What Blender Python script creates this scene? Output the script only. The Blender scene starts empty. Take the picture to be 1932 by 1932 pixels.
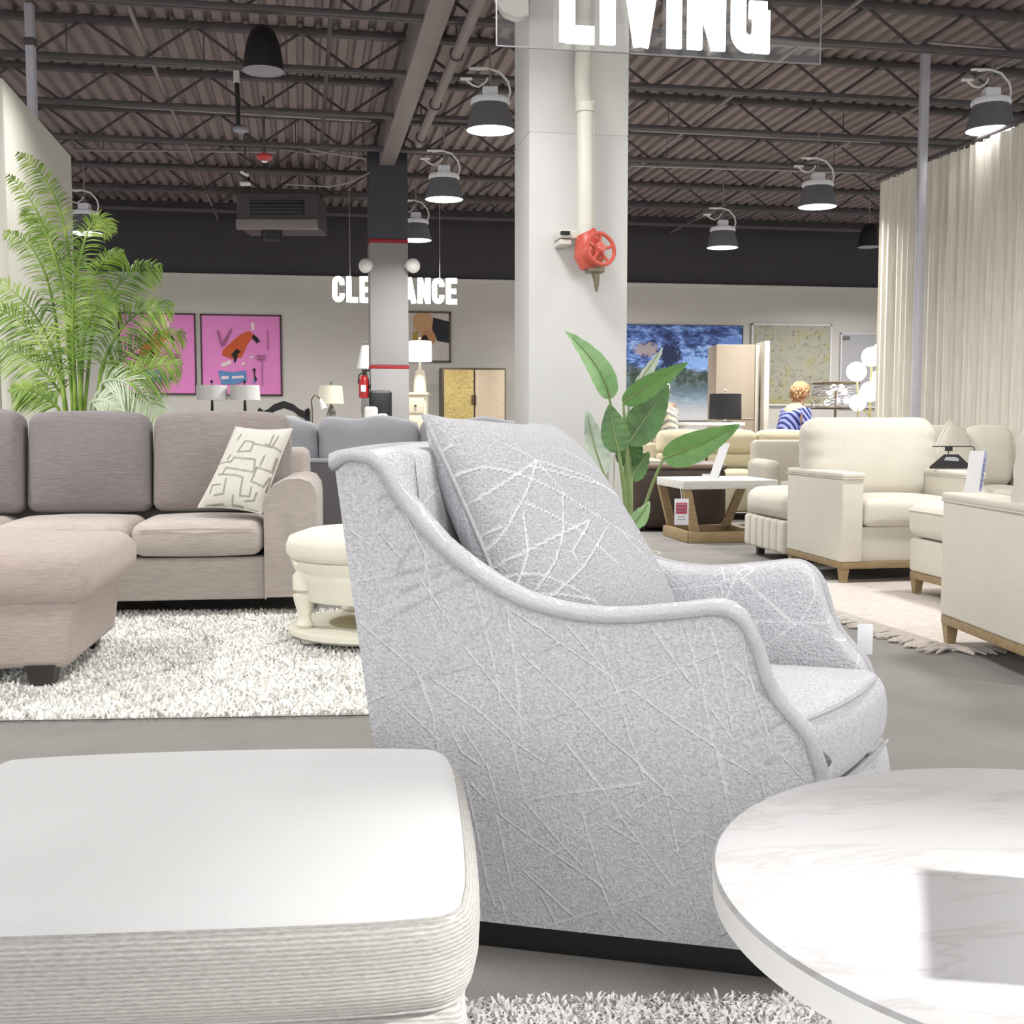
import bpy, math, random
import numpy as np
from mathutils import Vector, Matrix
random.seed(7)
sc = bpy.context.scene
COL = sc.collection
# ---------------------------------------------------------------- camera
F, CX, CY, CAMH = 2200.0, 966.0, 966.0, 1.0
PITCH = math.atan(176 / F)
YAW = math.atan(396 / F)
cy_, sy_, cp_, sp_ = math.cos(YAW), math.sin(YAW), math.cos(PITCH), math.sin(PITCH)
FW = Vector((sy_ * cp_, cy_ * cp_, -sp_))
RT = Vector((cy_, -sy_, 0))
UP = RT.cross(FW)
G = Vector((sy_, cy_, 0))
CAM = Vector((0, 0, CAMH))
def ray(px, py): return FW + RT * ((px - CX) / F) + UP * ((CY - py) / F)
def Zp(px, py, z):
    r = ray(px, py); return CAM + r * ((z - CAMH) / r.z)
def Dp(px, py, d):
    r = ray(px, py); return CAM + r * (d / r.dot(G))
def Yp(px, py, y):
    r = ray(px, py); return CAM + r * (y / r.y)
def Xp(px, py, x):
    r = ray(px, py); return CAM + r * (x / r.x)
def Pp(px, py, p0, n):
    r = ray(px, py); return CAM + r * ((p0 - CAM).dot(n) / r.dot(n))
def cw(x, d, z=0.0): return RT * x + G * d + Vector((0, 0, z))
CAMROT = -YAW
cam = bpy.data.cameras.new('camera'); cam.lens = F * 36.0 / 1932; cam.sensor_width = 36; cam.sensor_fit = 'HORIZONTAL'
cam.clip_start = 0.05; cam.clip_end = 200
camo = bpy.data.objects.new('camera', cam); COL.objects.link(camo)
camo.matrix_world = Matrix(((RT.x, UP.x, -FW.x, 0), (RT.y, UP.y, -FW.y, 0), (RT.z, UP.z, -FW.z, CAMH), (0, 0, 0, 1)))
sc.camera = camo
# ---------------------------------------------------------------- mesh building
class MB:
    def __init__(s): s.v = []; s.f = []; s.mi = []
    def add(s, vs, fs, M=None, mi=0):
        b = len(s.v)
        if M is not None: vs = [M @ Vector(p) for p in vs]
        s.v += [tuple(p) for p in vs]; s.f += [tuple(b + i for i in f) for f in fs]; s.mi += [mi] * len(fs)
        return s
    def rbox(s, c, size, r=0.01, crown=(0, 0, 0), k=2, m=1, M=None, fn=None, mi=0, mi_top=None):
        h = [x / 2 for x in size]; r = min(r, min(h) * 0.999)
        ax = []
        for hh in h:
            a = [-hh + r * i / k for i in range(k)] + [(-hh + r) + (2 * hh - 2 * r) * i / m for i in range(m + 1)] + [hh - r + r * (i + 1) / k for i in range(k)]
            ax.append(a)
        idx = {}; vs = []; fs = []
        def pt(p):
            key = tuple(round(x, 6) for x in p)
            if key in idx: return idx[key]
            q = []; d = []
            for i in range(3):
                cc = max(-(h[i] - r), min(h[i] - r, p[i])); q.append(cc); d.append(p[i] - cc)
            L = math.sqrt(sum(x * x for x in d)) or 1
            o = [q[i] + d[i] / L * r for i in range(3)]
            n = [o[i] / h[i] for i in range(3)]
            for i in range(3):
                if crown[i]:
                    j, l = (i + 1) % 3, (i + 2) % 3
                    o[i] += crown[i] * n[i] * max(0, 1 - n[j] ** 2) * max(0, 1 - n[l] ** 2)
            idx[key] = len(vs); vs.append(tuple(o[i] + c[i] for i in range(3))); return idx[key]
        for i in range(3):
            j, l = (i + 1) % 3, (i + 2) % 3
            for sg in (-1, 1):
                for a in range(len(ax[j]) - 1):
                    for b in range(len(ax[l]) - 1):
                        quad = []
                        for (aa, bb) in ((a, b), (a + 1, b), (a + 1, b + 1), (a, b + 1)):
                            p = [0, 0, 0]; p[i] = sg * h[i]; p[j] = ax[j][aa]; p[l] = ax[l][bb]; quad.append(pt(p))
                        fs.append(quad if sg > 0 else quad[::-1])
        if fn: vs = [fn(Vector(p)) for p in vs]
        s.add(vs, fs, M, mi)
        if mi_top is not None:
            n = len(fs) // 1; per = (len(ax[0]) - 1) * (len(ax[1]) - 1)
            for q in range(len(s.mi) - per, len(s.mi)): s.mi[q] = mi_top
        return s
    def tube(s, pts, r, n=8, closed=False, mi=0, flat=None):
        pts = [Vector(p) for p in pts]; N = len(pts)
        rs = r if isinstance(r, (list, tuple)) else [r] * N
        T = []
        for i in range(N):
            a = pts[(i - 1) % N] if (closed or i > 0) else pts[i]
            b = pts[(i + 1) % N] if (closed or i < N - 1) else pts[i]
            t = (b - a); T.append(t.normalized() if t.length > 1e-9 else Vector((0, 0, 1)))
        up = Vector((0, 0, 1)) if abs(T[0].z) < 0.9 else Vector((1, 0, 0))
        u = T[0].cross(up).normalized(); vs = []; fs = []
        for i in range(N):
            u = (u - T[i] * u.dot(T[i])); u = u.normalized() if u.length > 1e-9 else T[i].orthogonal().normalized()
            w = T[i].cross(u)
            for j in range(n):
                a = 2 * math.pi * (j + 0.5) / n
                vs.append(pts[i] + u * (math.cos(a) * rs[i]) + w * (math.sin(a) * rs[i]))
        for i in range(N if closed else N - 1):
            i2 = (i + 1) % N
            for j in range(n):
                j2 = (j + 1) % n
                fs.append((i * n + j, i * n + j2, i2 * n + j2, i2 * n + j))
        if not closed:
            fs.append(tuple(range(n))[::-1]); fs.append(tuple((N - 1) * n + j for j in range(n)))
        return s.add(vs, fs, None, mi)
    def lathe(s, prof, c=(0, 0, 0), n=32, M=None, mi=0, cap=True, fn=None):
        vs = []; fs = []
        for (r, z) in prof:
            for j in range(n):
                a = 2 * math.pi * j / n
                rr = r * (fn(a, z) if fn else 1)
                vs.append((c[0] + rr * math.cos(a), c[1] + rr * math.sin(a), c[2] + z))
        for i in range(len(prof) - 1):
            for j in range(n):
                j2 = (j + 1) % n
                fs.append((i * n + j, i * n + j2, (i + 1) * n + j2, (i + 1) * n + j))
        if cap:
            fs.append(tuple(range(n))[::-1]); fs.append(tuple((len(prof) - 1) * n + j for j in range(n)))
        return s.add(vs, fs, M, mi)
    def prism(s, poly, z0, z1, M=None, mi=0):
        n = len(poly)
        vs = [(p[0], p[1], z0) for p in poly] + [(p[0], p[1], z1) for p in poly]
        fs = [tuple(range(n))[::-1], tuple(range(n, 2 * n))] + [(i, (i + 1) % n, n + (i + 1) % n, n + i) for i in range(n)]
        return s.add(vs, fs, M, mi)
    def ball(s, c, r, n=16, sc_=(1, 1, 1), mi=0):
        prof = [(max(1e-4, math.sin(math.pi * i / n)) * r, -math.cos(math.pi * i / n) * r) for i in range(n + 1)]
        vs = MB(); vs.lathe(prof, n=2 * n)
        return s.add([(c[0] + p[0] * sc_[0], c[1] + p[1] * sc_[1], c[2] + p[2] * sc_[2]) for p in vs.v], vs.f, None, mi)
    def grid(s, P, mi=0, flip=False):
        R = len(P); C_ = len(P[0]); vs = [p for row in P for p in row]
        fs = []
        for i in range(R - 1):
            for j in range(C_ - 1):
                q = (i * C_ + j, i * C_ + j + 1, (i + 1) * C_ + j + 1, (i + 1) * C_ + j)
                fs.append(q[::-1] if flip else q)
        return s.add(vs, fs, None, mi)
    def shift(s, off):
        s.v = [(p[0] - off[0], p[1] - off[1], p[2] - off[2]) for p in s.v]; return s
    def build(s, name, mats, parent=None, sharp=40, smooth=True, kind=None, label=None):
        me = bpy.data.meshes.new(name); me.from_pydata(s.v, [], s.f)
        for m in (mats if isinstance(mats, (list, tuple)) else [mats]): me.materials.append(m)
        if any(s.mi): me.polygons.foreach_set('material_index', s.mi)
        if smooth:
            me.polygons.foreach_set('use_smooth', [True] * len(me.polygons))
            if sharp: me.set_sharp_from_angle(angle=math.radians(sharp))
        me.update()
        o = bpy.data.objects.new(name, me); COL.objects.link(o)
        if parent is not None: o.parent = parent
        if kind: o['kind'] = kind
        if label: o['label'] = label
        return o
def tag(o, label, cat, group=None, kind=None):
    o['label'] = label; o['category'] = cat
    if group: o['group'] = group
    if kind: o['kind'] = kind
    return o
def thing(name, label, cat, loc=(0, 0, 0), rotz=0, group=None):
    o = bpy.data.objects.new(name, None); COL.objects.link(o); o.empty_display_size = 0.05
    o.location = loc; o.rotation_euler = (0, 0, rotz)
    return tag(o, label, cat, group)
def struct(o, label=None):
    o['kind'] = 'structure'
    if label: o['label'] = label
    return o
def dup(root, loc, rotz, label, group=None):
    r = root.copy(); COL.objects.link(r); r.location = loc; r.rotation_euler = (0, 0, rotz); r['label'] = label
    if group: r['group'] = group
    for ch in list(root.children):
        c = ch.copy(); COL.objects.link(c); c.parent = r
        for g in list(ch.children):
            d = g.copy(); COL.objects.link(d); d.parent = c
    return r
def W(mb, name, mat, T, **k):
    """world-coordinate builder -> child of an unrotated thing T"""
    mb.shift(T.location); return mb.build(name, mat, T, **k)
# ---------------------------------------------------------------- materials
def S(r, g, b):
    f = lambda c: (c / 255 / 12.92) if c <= 10 else ((c / 255 + 0.055) / 1.055) ** 2.4
    return (f(r), f(g), f(b), 1)
class NT:
    def __init__(s, name):
        s.m = bpy.data.materials.new(name); s.m.use_nodes = True; s.t = s.m.node_tree; s.n = s.t.nodes
        s.b = s.n['Principled BSDF']; s.out = s.n['Material Output']
        s.tc = s.n.new('ShaderNodeTexCoord')
    def new(s, t, **k):
        n = s.n.new('ShaderNode' + t)
        for a, v in k.items():
            if a.startswith('i_'): n.inputs[a[2:].replace('_', ' ')].default_value = v
            else: setattr(n, a, v)
        return n
    def link(s, a, b): s.t.links.new(a, b)
    def coords(s, scale=(1, 1, 1), rot=(0, 0, 0), src='Object'):
        mp = s.new('Mapping'); mp.inputs['Scale'].default_value = scale; mp.inputs['Rotation'].default_value = rot
        s.link(s.tc.outputs[src], mp.inputs['Vector']); return mp.outputs['Vector']
    def noise(s, scale, detail=3, rough=0.6, vec=None, dist=0):
        n = s.new('TexNoise'); n.inputs['Scale'].default_value = scale; n.inputs['Detail'].default_value = detail
        n.inputs['Roughness'].default_value = rough; n.inputs['Distortion'].default_value = dist
        s.link(vec if vec is not None else s.tc.outputs['Object'], n.inputs['Vector']); return n.outputs['Fac']
    def ramp(s, fac, stops, interp='LINEAR'):
        r = s.new('ValToRGB'); cr = r.color_ramp; cr.interpolation = interp
        while len(cr.elements) < len(stops): cr.elements.new(0.5)
        for e, (p, c) in zip(cr.elements, stops): e.position = p; e.color = c if not isinstance(c, (int, float)) else (c, c, c, 1)
        s.link(fac, r.inputs['Fac']); return r.outputs['Color']
    def mix(s, fac, a, b, blend='MIX'):
        m = s.new('Mix', data_type='RGBA', blend_type=blend)
        for val, i in ((fac, 0), (a, 6), (b, 7)):
            if hasattr(val, 'node'): s.link(val, m.inputs[i])
            else: m.inputs[i].default_value = val
        return m.outputs[2]
    def math(s, op, a, b=0.0, c=None):
        m = s.new('Math', operation=op)
        for i, val in enumerate((a, b) if c is None else (a, b, c)):
            if hasattr(val, 'node'): s.link(val, m.inputs[i])
            else: m.inputs[i].default_value = val
        return m.outputs[0]
    def bump(s, h, strength=0.3, dist=0.01, prev=None):
        b = s.new('Bump'); b.inputs['Strength'].default_value = strength; b.inputs['Distance'].default_value = dist
        s.link(h, b.inputs['Height'])
        if prev is not None: s.link(prev, b.inputs['Normal'])
        s.link(b.outputs['Normal'], s.b.inputs['Normal']); return b.outputs['Normal']
    def col(s, c):
        if hasattr(c, 'node'): s.link(c, s.b.inputs['Base Color'])
        else: s.b.inputs['Base Color'].default_value = c
    def set(s, **k):
        for a, v in k.items(): s.b.inputs[a.replace('_', ' ')].default_value = v
        return s
def mul(c, k): return (min(1, c[0] * k), min(1, c[1] * k), min(1, c[2] * k), 1)
def plain(name, c, rough=0.6, metal=0.0, var=0.06, scale=12, bump=0.0, bscale=80):
    n = NT(name); n.set(Roughness=rough, Metallic=metal)
    n.col(n.ramp(n.noise(scale), [(0.3, mul(c, 1 - var)), (0.7, mul(c, 1 + var))]))
    if bump: n.bump(n.noise(bscale, 4), bump, 0.004)
    return n.m
def fabric(name, c, c2=None, scale=160, stretch=(1, 1, 1), var=0.16, bump=0.5, dist=0.004, sheen=0.2, big=3):
    n = NT(name); n.set(Roughness=0.95, Sheen_Weight=sheen); n.b.inputs['Specular IOR Level'].default_value = 0.15
    f = n.noise(scale, 4, 0.7, n.coords(stretch))
    base = n.ramp(f, [(0.3, mul(c, 1 - var)), (0.7, c2 or mul(c, 1 + var))])
    base = n.mix(0.5, base, n.ramp(n.noise(big, 3), [(0.3, mul(c, 0.93)), (0.7, mul(c, 1.06))]))
    n.col(base); n.bump(f, bump, dist); return n.m
def emis(name, c, st):
    n = NT(name); n.col(c); n.b.inputs['Emission Color'].default_value = c; n.b.inputs['Emission Strength'].default_value = st
    n.b.inputs['Roughness'].default_value = 0.5
    return n.m
WORLD, E_FAR, E_NEAR, E_MID, E_SPOT = 2.3, 104, 39, 72, 3.6
# ================================================================ materials for the room
YW = 19.0
M = {}
def carpet():
    n = NT('grey_carpet'); n.set(Roughness=0.95); n.b.inputs['Specular IOR Level'].default_value = 0.1
    f = n.noise(220, 3, 0.8)
    c = n.ramp(f, [(0.3, S(122, 118, 114)), (0.7, S(168, 164, 160))])
    c = n.mix(0.35, c, n.ramp(n.noise(3.0, 3), [(0.35, S(136, 132, 127)), (0.65, S(156, 152, 147))]))
    n.col(c); n.bump(f, 0.6, 0.004); return n.m
M['carpet'] = carpet()
M['wall_light'] = plain('light_wall_paint', S(204, 199, 191), 0.8, var=0.02, scale=2)
M['wall_dark'] = plain('dark_wall_paint', S(62, 58, 62), 0.8, var=0.04, scale=2)
M['deck'] = plain('dark_roof_deck', S(142, 128, 126), 0.65, var=0.10, scale=3)
M['steel'] = plain('dark_painted_steel', S(78, 71, 73), 0.55, var=0.08, scale=6)
M['steel_light'] = plain('grey_painted_steel', S(136, 127, 124), 0.5, var=0.06, scale=6)
M['conduit'] = plain('galvanised_conduit', S(150, 145, 145), 0.4, 0.4, var=0.05)
M['column'] = plain('white_column_paint', S(212, 211, 208), 0.7, var=0.015, scale=3)
M['pillar_dark'] = plain('charcoal_pillar_paint', S(66, 66, 74), 0.7, var=0.03, scale=3)
M['pillar_grey'] = plain('grey_pillar_paint', S(152, 150, 149), 0.7, var=0.02, scale=3)
M['red_band'] = plain('red_band_paint', S(150, 30, 34), 0.6, var=0.04)
M['white_paint'] = plain('white_enamel', S(232, 230, 225), 0.45, var=0.02)
M['panel_white'] = plain('offwhite_partition_cloth', S(222, 220, 208), 0.9, var=0.02, scale=5)
M['black'] = plain('matt_black', S(22, 21, 22), 0.5, var=0.05)
M['grey_metal'] = plain('grey_metal', S(150, 150, 158), 0.45, 0.3, var=0.05)
# ================================================================ shell
fl = MB(); fl.add([(-24, -10, 0), (28, -10, 0), (28, YW + .2, 0), (-24, YW + .2, 0)], [(0, 1, 2, 3)])
struct(fl.build('floor', M['carpet'], smooth=False))
ztop = Yp(600, 521, YW).z
CEIL = 4.36
w = MB(); w.rbox((2, YW + .06, ztop / 2), (34, .12, ztop), .003, k=1)
w.rbox((2, YW + .09, (ztop + 5) / 2), (34, .12, 5 - ztop), .003, k=1, mi=1)
struct(w.build('wall_back', [M['wall_light'], M['wall_dark']]))
tr = MB(); tr.rbox((2, YW - .02, ztop - .03), (34, .05, .06), .004, k=1); struct(tr.build('trim_1', M['wall_light']))
# corrugated roof deck, flutes along the depth of the hall
dk = MB(); P0 = []; P1 = []
x = -14.0
while x < 20:
    for dx, z in ((0, 0), (.075, 0), (.095, .045), (.133, .045)):
        P0.append((x + dx, -4.0, CEIL + z)); P1.append((x + dx, YW + .1, CEIL + z))
    x += .153
dk.grid([P0, P1]); struct(dk.build('ceiling', M['deck'], smooth=False))
# open-web steel joists
ZB = 4.0; ZT = CEIL - .03
y0 = Zp(250, 118, ZB).y
ys = [y0 + 1.45 * k for k in range(-3, 7)]
def joist_mesh():
    m = MB(); L0, L1 = -13.0, 19.0
    for s in (-1, 1):
        m.rbox(((L0 + L1) / 2, s * .028, ZB + .02), (L1 - L0, .045, .04), .004, k=1)
    m.rbox(((L0 + L1) / 2, 0, ZT), (L1 - L0, .1, .05), .004, k=1)
    x = L0; up = True
    while x < L1 - .4:
        m.tube([(x, 0, ZB + .02 if up else ZT), (x + .45, 0, ZT if up else ZB + .02)], .014, 5); x += .45; up = not up
    return m
jm = joist_mesh().build('ceiling_joist', M['steel']); jm.location.y = ys[0]; struct(jm)
for y in ys[1:]:
    if y > YW - .3: continue
    o = jm.copy(); COL.objects.link(o); o.location.y = y
gz = ZB - .02
gx0 = Zp(811, 2, gz).x; gx1 = Zp(859, 2, gz).x
gm = MB(); gcx = (gx0 + gx1) / 2; gw = gx1 - gx0
gm.rbox((gcx, 9.5, gz + .012), (gw, 13, .024), .004, k=1); gm.rbox((gcx, 9.5, CEIL - .02), (gw, 13, .03), .004, k=1)
gm.rbox((gx0 + .016, 9.5, (gz + CEIL) / 2), (.03, 13, CEIL - gz - .03), .004, k=1)
gm.mi = [0] * len(gm.mi)
struct(gm.build('ceiling_beam', M['steel_light']))
# bridging between joists (diagonal flat bars running with the deck)
for i, (px, py) in enumerate(((1232, 293), (620, 80), (1480, 330), (300, 150))):
    p = Zp(px, py, ZB + .1); b = MB(); b.tube([(p.x, 4.5, ZB + .1), (p.x, YW, ZB + .1)], .018, 6)
    struct(b.build('ceiling_bridging', M['steel_light'] if i != 1 else M['steel']))
# ================================================================ pipes and cables under the roof
T = thing('sprinkler_pipe', 'thick grey sprinkler pipe hung below the roof beam', 'pipe', (Zp(905, 0, 3.9).x, 9, 3.9))
m = MB(); m.tube([(0, -5, 0), (0, 3.6, 0)], .042, 12); m.build('pipe_run', M['steel_light'], T)
for y in (-1.0, .5, 2.0, 3.3):
    m = MB(); m.tube([(.0, y, .035), (0, y, .3)], .008, 6); m.tube([(-.055, y, -.0), (-.04, y, .04), (0, y, .055), (.04, y, .04), (.055, y, 0), (.04, y, -.04), (0, y, -.055), (-.04, y, -.04)], .008, 5, closed=True)
    m.build('hanger', M['steel'], T)
def cable(name, pts, r, mat, label, cat, group=None):
    P = [Dp(*p) for p in pts]; c = P[0]
    T = thing(name, label, cat, c, 0, group)
    mb = MB(); mb.tube([p - c for p in P], r, 6); mb.build(name + '_run', mat, T)
    for p in (P[0].lerp(P[1], .3), P[-1].lerp(P[-2], .3)):
        q = p - c; mb = MB(); mb.tube([q, (q.x, q.y, CEIL - c.z)], .005, 5); mb.build('hanger', M['steel'], T)
    return T
cable('support_rail', [(-60, -6, 10.4), (520, 12, 10.5), (700, 25, 10.6), (970, 41, 10.7), (1250, 70, 10.7), (1550, 90, 10.7), (1690, 83, 10.65), (1749, 79, 10.66), (1850, 88, 10.2), (2000, 100, 9.8)], .014, M['conduit'], 'long thin pale rail crossing the top of the view to the right post', 'rail')
for (a, b, d, lab) in (((138, 283), (520, 286), 14.0, 'thin conduit crossing beside the pale panel top'), ((190, 198), (700, 228), 12.2, 'thin pale conduit under the roof at upper left'),
                       ((70, 109), (440, 128), 10.2, 'pale conduit ending at the black drop rod'), ((1190, 245), (1660, 268), 12.6, 'thin conduit right of the white column below the joists'),
                       ((1190, 312), (1640, 326), 14.2, 'lower thin conduit above the right hanging lights')):
    cable('conduit', [(a[0], a[1], d), ((a[0] + b[0]) / 2, (a[1] + b[1]) / 2, d + .2), (b[0], b[1], d + .4)], .016, M['conduit'], lab, 'conduit', 'thin conduits under the roof')
# loose grey wiring near the dark pillar
for pts, lab in (([(540, 283, 13.6), (600, 292, 13.5), (650, 278, 13.4), (700, 268, 13.3)], 'loose grey cable sagging left of the dark pillar top'),
            ([(530, 270, 13.3), (600, 285, 13.3), (690, 300, 13.3)], 'straight thin cable running to the dark pillar'),
            ([(540, 348, 14.2), (620, 352, 14.2), (660, 345, 14.1), (697, 326, 14.0)], 'low loose cable curving up to the dark pillar')):
    cable('cable', pts, .009, M['conduit'], lab, 'cable', 'loose cables by the dark pillar')
# ================================================================ white column with standpipe
c0 = Dp(998, 600, 7.0); c1 = Yp(1183, 600, c0.y); cb = Xp(971, 600, c0.x)
cxm, cw_, cd_ = (c0.x + c1.x) / 2, c1.x - c0.x, cb.y - c0.y
mb = MB(); zs = Yp(1080, 252, c0.y).z
mb.rbox((cxm, c0.y + cd_ / 2, zs / 2 - .002), (cw_, cd_, zs - .004), .006, k=1)
mb.rbox((cxm, c0.y + cd_ / 2, (zs + 4.3) / 2), (cw_, cd_, 4.3 - zs), .006, k=1)
mb.rbox((cxm, c0.y + cd_ / 2, 2), (cw_ - .01, cd_ - .01, 3.9), .003, k=1)
struct(mb.build('column', M['column']), 'white boxed column with a fire standpipe on its front')
M['valve_red'] = plain('red_valve_paint', S(208, 92, 76), 0.4, var=0.08)
M['valve_cream'] = plain('cream_pipe_paint', S(222, 219, 208), 0.5, var=0.04)
M['brass_dull'] = plain('dull_brass', S(140, 132, 112), 0.4, 0.6, var=0.15, scale=30)
yp = c0.y - .16
A = lambda px, py: Yp(px, py, yp)
T = thing('standpipe', 'white riser pipe with a red hand wheel valve on the white column', 'standpipe', A(1104, 470))
m = MB(); p0, p1, p2 = A(1104, 452), A(1104, 205), A(1104, 178)
m.tube([p0, p1, p1 + (p2 - p1) * .6 + Vector((0, .03, 0)), p2 + Vector((0, .06, .03)), p2 + Vector((0, .075, .12)), A(1106, 90) + Vector((0, .075, 0)), A(1106, -180) + Vector((0, .075, 0)), Vector((A(1106, 90).x, A(1106, 90).y + .075, CEIL - .02))], .047, 16); m.tube([p1 + Vector((0, 0, -.02)), p1 + Vector((0, 0, .03))], .056, 16)
W(m, 'riser_pipe', M['valve_cream'], T)
m = MB(); m.tube([A(1119, 420), A(1119, 190)], .008, 6); W(m, 'thin_pipe', M['valve_cream'], T)
m = MB(); p = A(1075, 441); m.rbox((p.x, p.y + .08, p.z), (.12, .15, .05), .006); p = A(1068, 456); m.rbox((p.x, p.y + .08, p.z), (.07, .15, .03), .004)
W(m, 'wall_mount', M['valve_cream'], T)
m = MB(); p = A(1066, 440); m.rbox((p.x, p.y - .005, p.z), (.055, .03, .02), .003); W(m, 'bracket_slot', M['black'], T)
vc = A(1110, 478)
m = MB(); m.tube([vc + Vector((0, .02, .13)), vc + Vector((0, 0, .08)), vc + Vector((0, 0, -.02)), vc + Vector((.01, 0, -.09))], [.05, .075, .085, .055], 16)
m.lathe([(.035, -.03), (.075, -.02), (.075, .0), (.045, .02), (.03, .07)], n=20, M=Matrix.Translation(vc + Vector((.02, -.06, 0))) @ Matrix.Rotation(math.radians(68), 4, 'X') @ Matrix.Rotation(.4, 4, 'Y'))
W(m, 'valve_body', M['valve_red'], T)
m = MB(); q = A(1122, 508); m.rbox((q.x, q.y, q.z), (.1, .1, .05), .012); m.tube([q + Vector((-.03, 0, .06)), q + Vector((-.02, 0, 0))], .05, 12); m.tube([q, q + Vector((.01, 0, -.06)), q + Vector((.012, 0, -.13))], [.028, .02, .008], 10)
W(m, 'spout', M['brass_dull'], T)
m = MB(); hc = A(1124, 475) + Vector((0, -.12, 0)); R = .092
RM = Matrix.Translation(hc) @ Matrix.Rotation(math.radians(80), 4, 'X') @ Matrix.Rotation(.35, 4, 'Y')
m.tube([RM @ Vector((R * math.cos(a * math.pi / 16), R * math.sin(a * math.pi / 16), 0)) for a in range(32)], .0115, 8, closed=True)
for k in range(5):
    a = k * 2 * math.pi / 5 + .3
    m.tube([RM @ Vector((0, 0, -.012)), RM @ Vector((.5 * R * math.cos(a), .5 * R * math.sin(a), -.01)), RM @ Vector((R * math.cos(a), R * math.sin(a), 0))], [.013, .009, .009], 8)
m.lathe([(.024, -.03), (.026, 0), (.015, .012)], n=14, M=RM)
W(m, 'hand_wheel', M['valve_red'], T)
# white box at the top left edge of the column (security speaker)
T = thing('wall_speaker', 'white angular speaker box mounted high on the left of the white column', 'speaker', Dp(955, 0, 6.8))
m = MB(); q = [Dp(925, -40, 6.8), Dp(995, -40, 6.8), Dp(998, 28, 6.8), Dp(978, 33, 6.8), Dp(950, 22, 6.8), Dp(930, -5, 6.8)]
bk = [p + G * .16 + (Vector(q[0] + q[3]) / 2 - p) * .25 for p in q]
m.add(list(q) + bk, [tuple(range(6))[::-1], tuple(range(6, 12))] + [(i, (i + 1) % 6, 6 + (i + 1) % 6, 6 + i) for i in range(6)])
W(m, 'speaker_body', M['white_paint'], T)
# ================================================================ dark pillar with red bands
d_p = 14.0
q0 = Dp(698, 500, d_p); q1 = Yp(770, 500, q0.y); pxm, pw = (q0.x + q1.x) / 2, q1.x - q0.x
zA, zB_, zC = Yp(735, 455, q0.y).z, Yp(735, 693, q0.y).z, Yp(735, 274, q0.y).z
mb = MB(); pd = pw
def seg(z0, z1, mi, g=0): mb.rbox((pxm, q0.y + pd / 2, (z0 + z1) / 2), (pw + g, pd + g, z1 - z0), .004, k=1, mi=mi)
seg(0, zB_ - .015, 2); seg(zB_ - .018, zB_ + .025, 1, .006); seg(zB_ + .028, zA - .02, 2); seg(zA - .022, zA + .025, 1, .006); seg(zA + .027, zC, 0)
struct(mb.build('pillar', [M['pillar_dark'], M['red_band'], M['pillar_grey']]), 'charcoal and grey pillar with two red bands')
# emergency light heads on both sides of it
for px, lab, sg in ((690, 'white emergency light head on the left side of the red banded pillar', -1), (779, 'white emergency light head on the right side of the red banded pillar', 1)):
    c = Dp(px, 501, d_p + .02)
    T = thing('emergency_light', lab, 'light', c, CAMROT, 'emergency light heads on the pillar')
    m = MB(); m.lathe([(.01, .07), (.045, .065), (.075, .04), (.09, 0), (.088, -.02), (.06, -.05)], n=20, M=Matrix.Rotation(math.radians(70), 4, 'X') @ Matrix.Rotation(sg * .4, 4, 'Y')); m.build('lamp_head', M['white_paint'], T)
    m = MB(); m.rbox((-sg * .05, .1, .0), (.12, .1, .04), .006); m.build('bracket', M['white_paint'], T)
# ================================================================ left partition, left and right posts, curtain
zt = 3.4
a0 = Zp(7, 147, zt); a1 = Zp(133, 294, zt)
ax = (a0.x + a1.x) / 2
T = thing('partition_panel', 'tall pale fabric partition panel behind the palm', 'partition', (ax, a0.y, 0))
fx = Yp(30, 650, a0.y).x - Yp(7, 650, a0.y).x
m = MB(); m.rbox((-fx / 2, (a1.y - a0.y) / 2, zt / 2), (fx, a1.y - a0.y, zt), .012, k=1); m.build('panel_cloth', M['panel_white'], T)
M['post'] = plain('galvanised_post', S(204, 203, 213), 0.4, 0.15, var=0.04)
for (pa, pb, dd, lab, wpx) in (((1748, 30), (1737, 770), 10.8, 'tall grey metal post in front of the right curtain', 15), ((53, -60), (60, 300), 9.6, 'grey metal post behind the pale left partition', 15)):
    top = Dp(pa[0], pa[1], dd)
    T = thing('support_post', lab, 'post', (top.x, top.y, 0), CAMROT, 'grey metal support posts')
    wd = wpx / F * dd
    m = MB(); m.rbox((0, 0, 2.15), (wd, wd, 4.3), .006, k=1); m.build('post_tube', M['post'], T)
    m = MB(); m.rbox((0, 0, .006), (.18, .18, .012), .003, k=1); m.build('base_plate', M['post'], T)
    m = MB(); m.rbox((0, 0, Dp(pa[0], 80, dd).z), (wd + .02, wd + .02, .06), .006, k=1); m.build('rail_clamp', M['steel'], T)
def curtain_mat():
    n = NT('cream_curtain'); n.set(Roughness=0.9, Sheen_Weight=.2)
    f = n.noise(60, 3, .6, n.coords((1, 1, .05)))
    n.col(n.ramp(f, [(0.3, S(216, 210, 197)), (0.7, S(236, 231, 219))])); n.bump(n.noise(300), .15, .002); return n.m
M['curtain'] = curtain_mat()
k0 = Zp(1662, 345, zt); k1 = Zp(1932, 232, zt); kx = (k0.x + k1.x) / 2
T = thing('curtain', 'long cream pleated curtain hanging behind the right armchairs', 'curtain', (kx, k0.y, 0))
m = MB(); rows = []; N = 700; L = 6.2; rs = random.Random(3)
ph = [0]
for i in range(N): ph.append(ph[-1] + (L / N) * 2 * math.pi / rs.choice((.10, .13, .16, .19)))
off = [.028 * math.sin(p) + .018 * math.sin(p * .37 + 1) + .02 * math.sin(p * .11) for p in ph]
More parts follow.
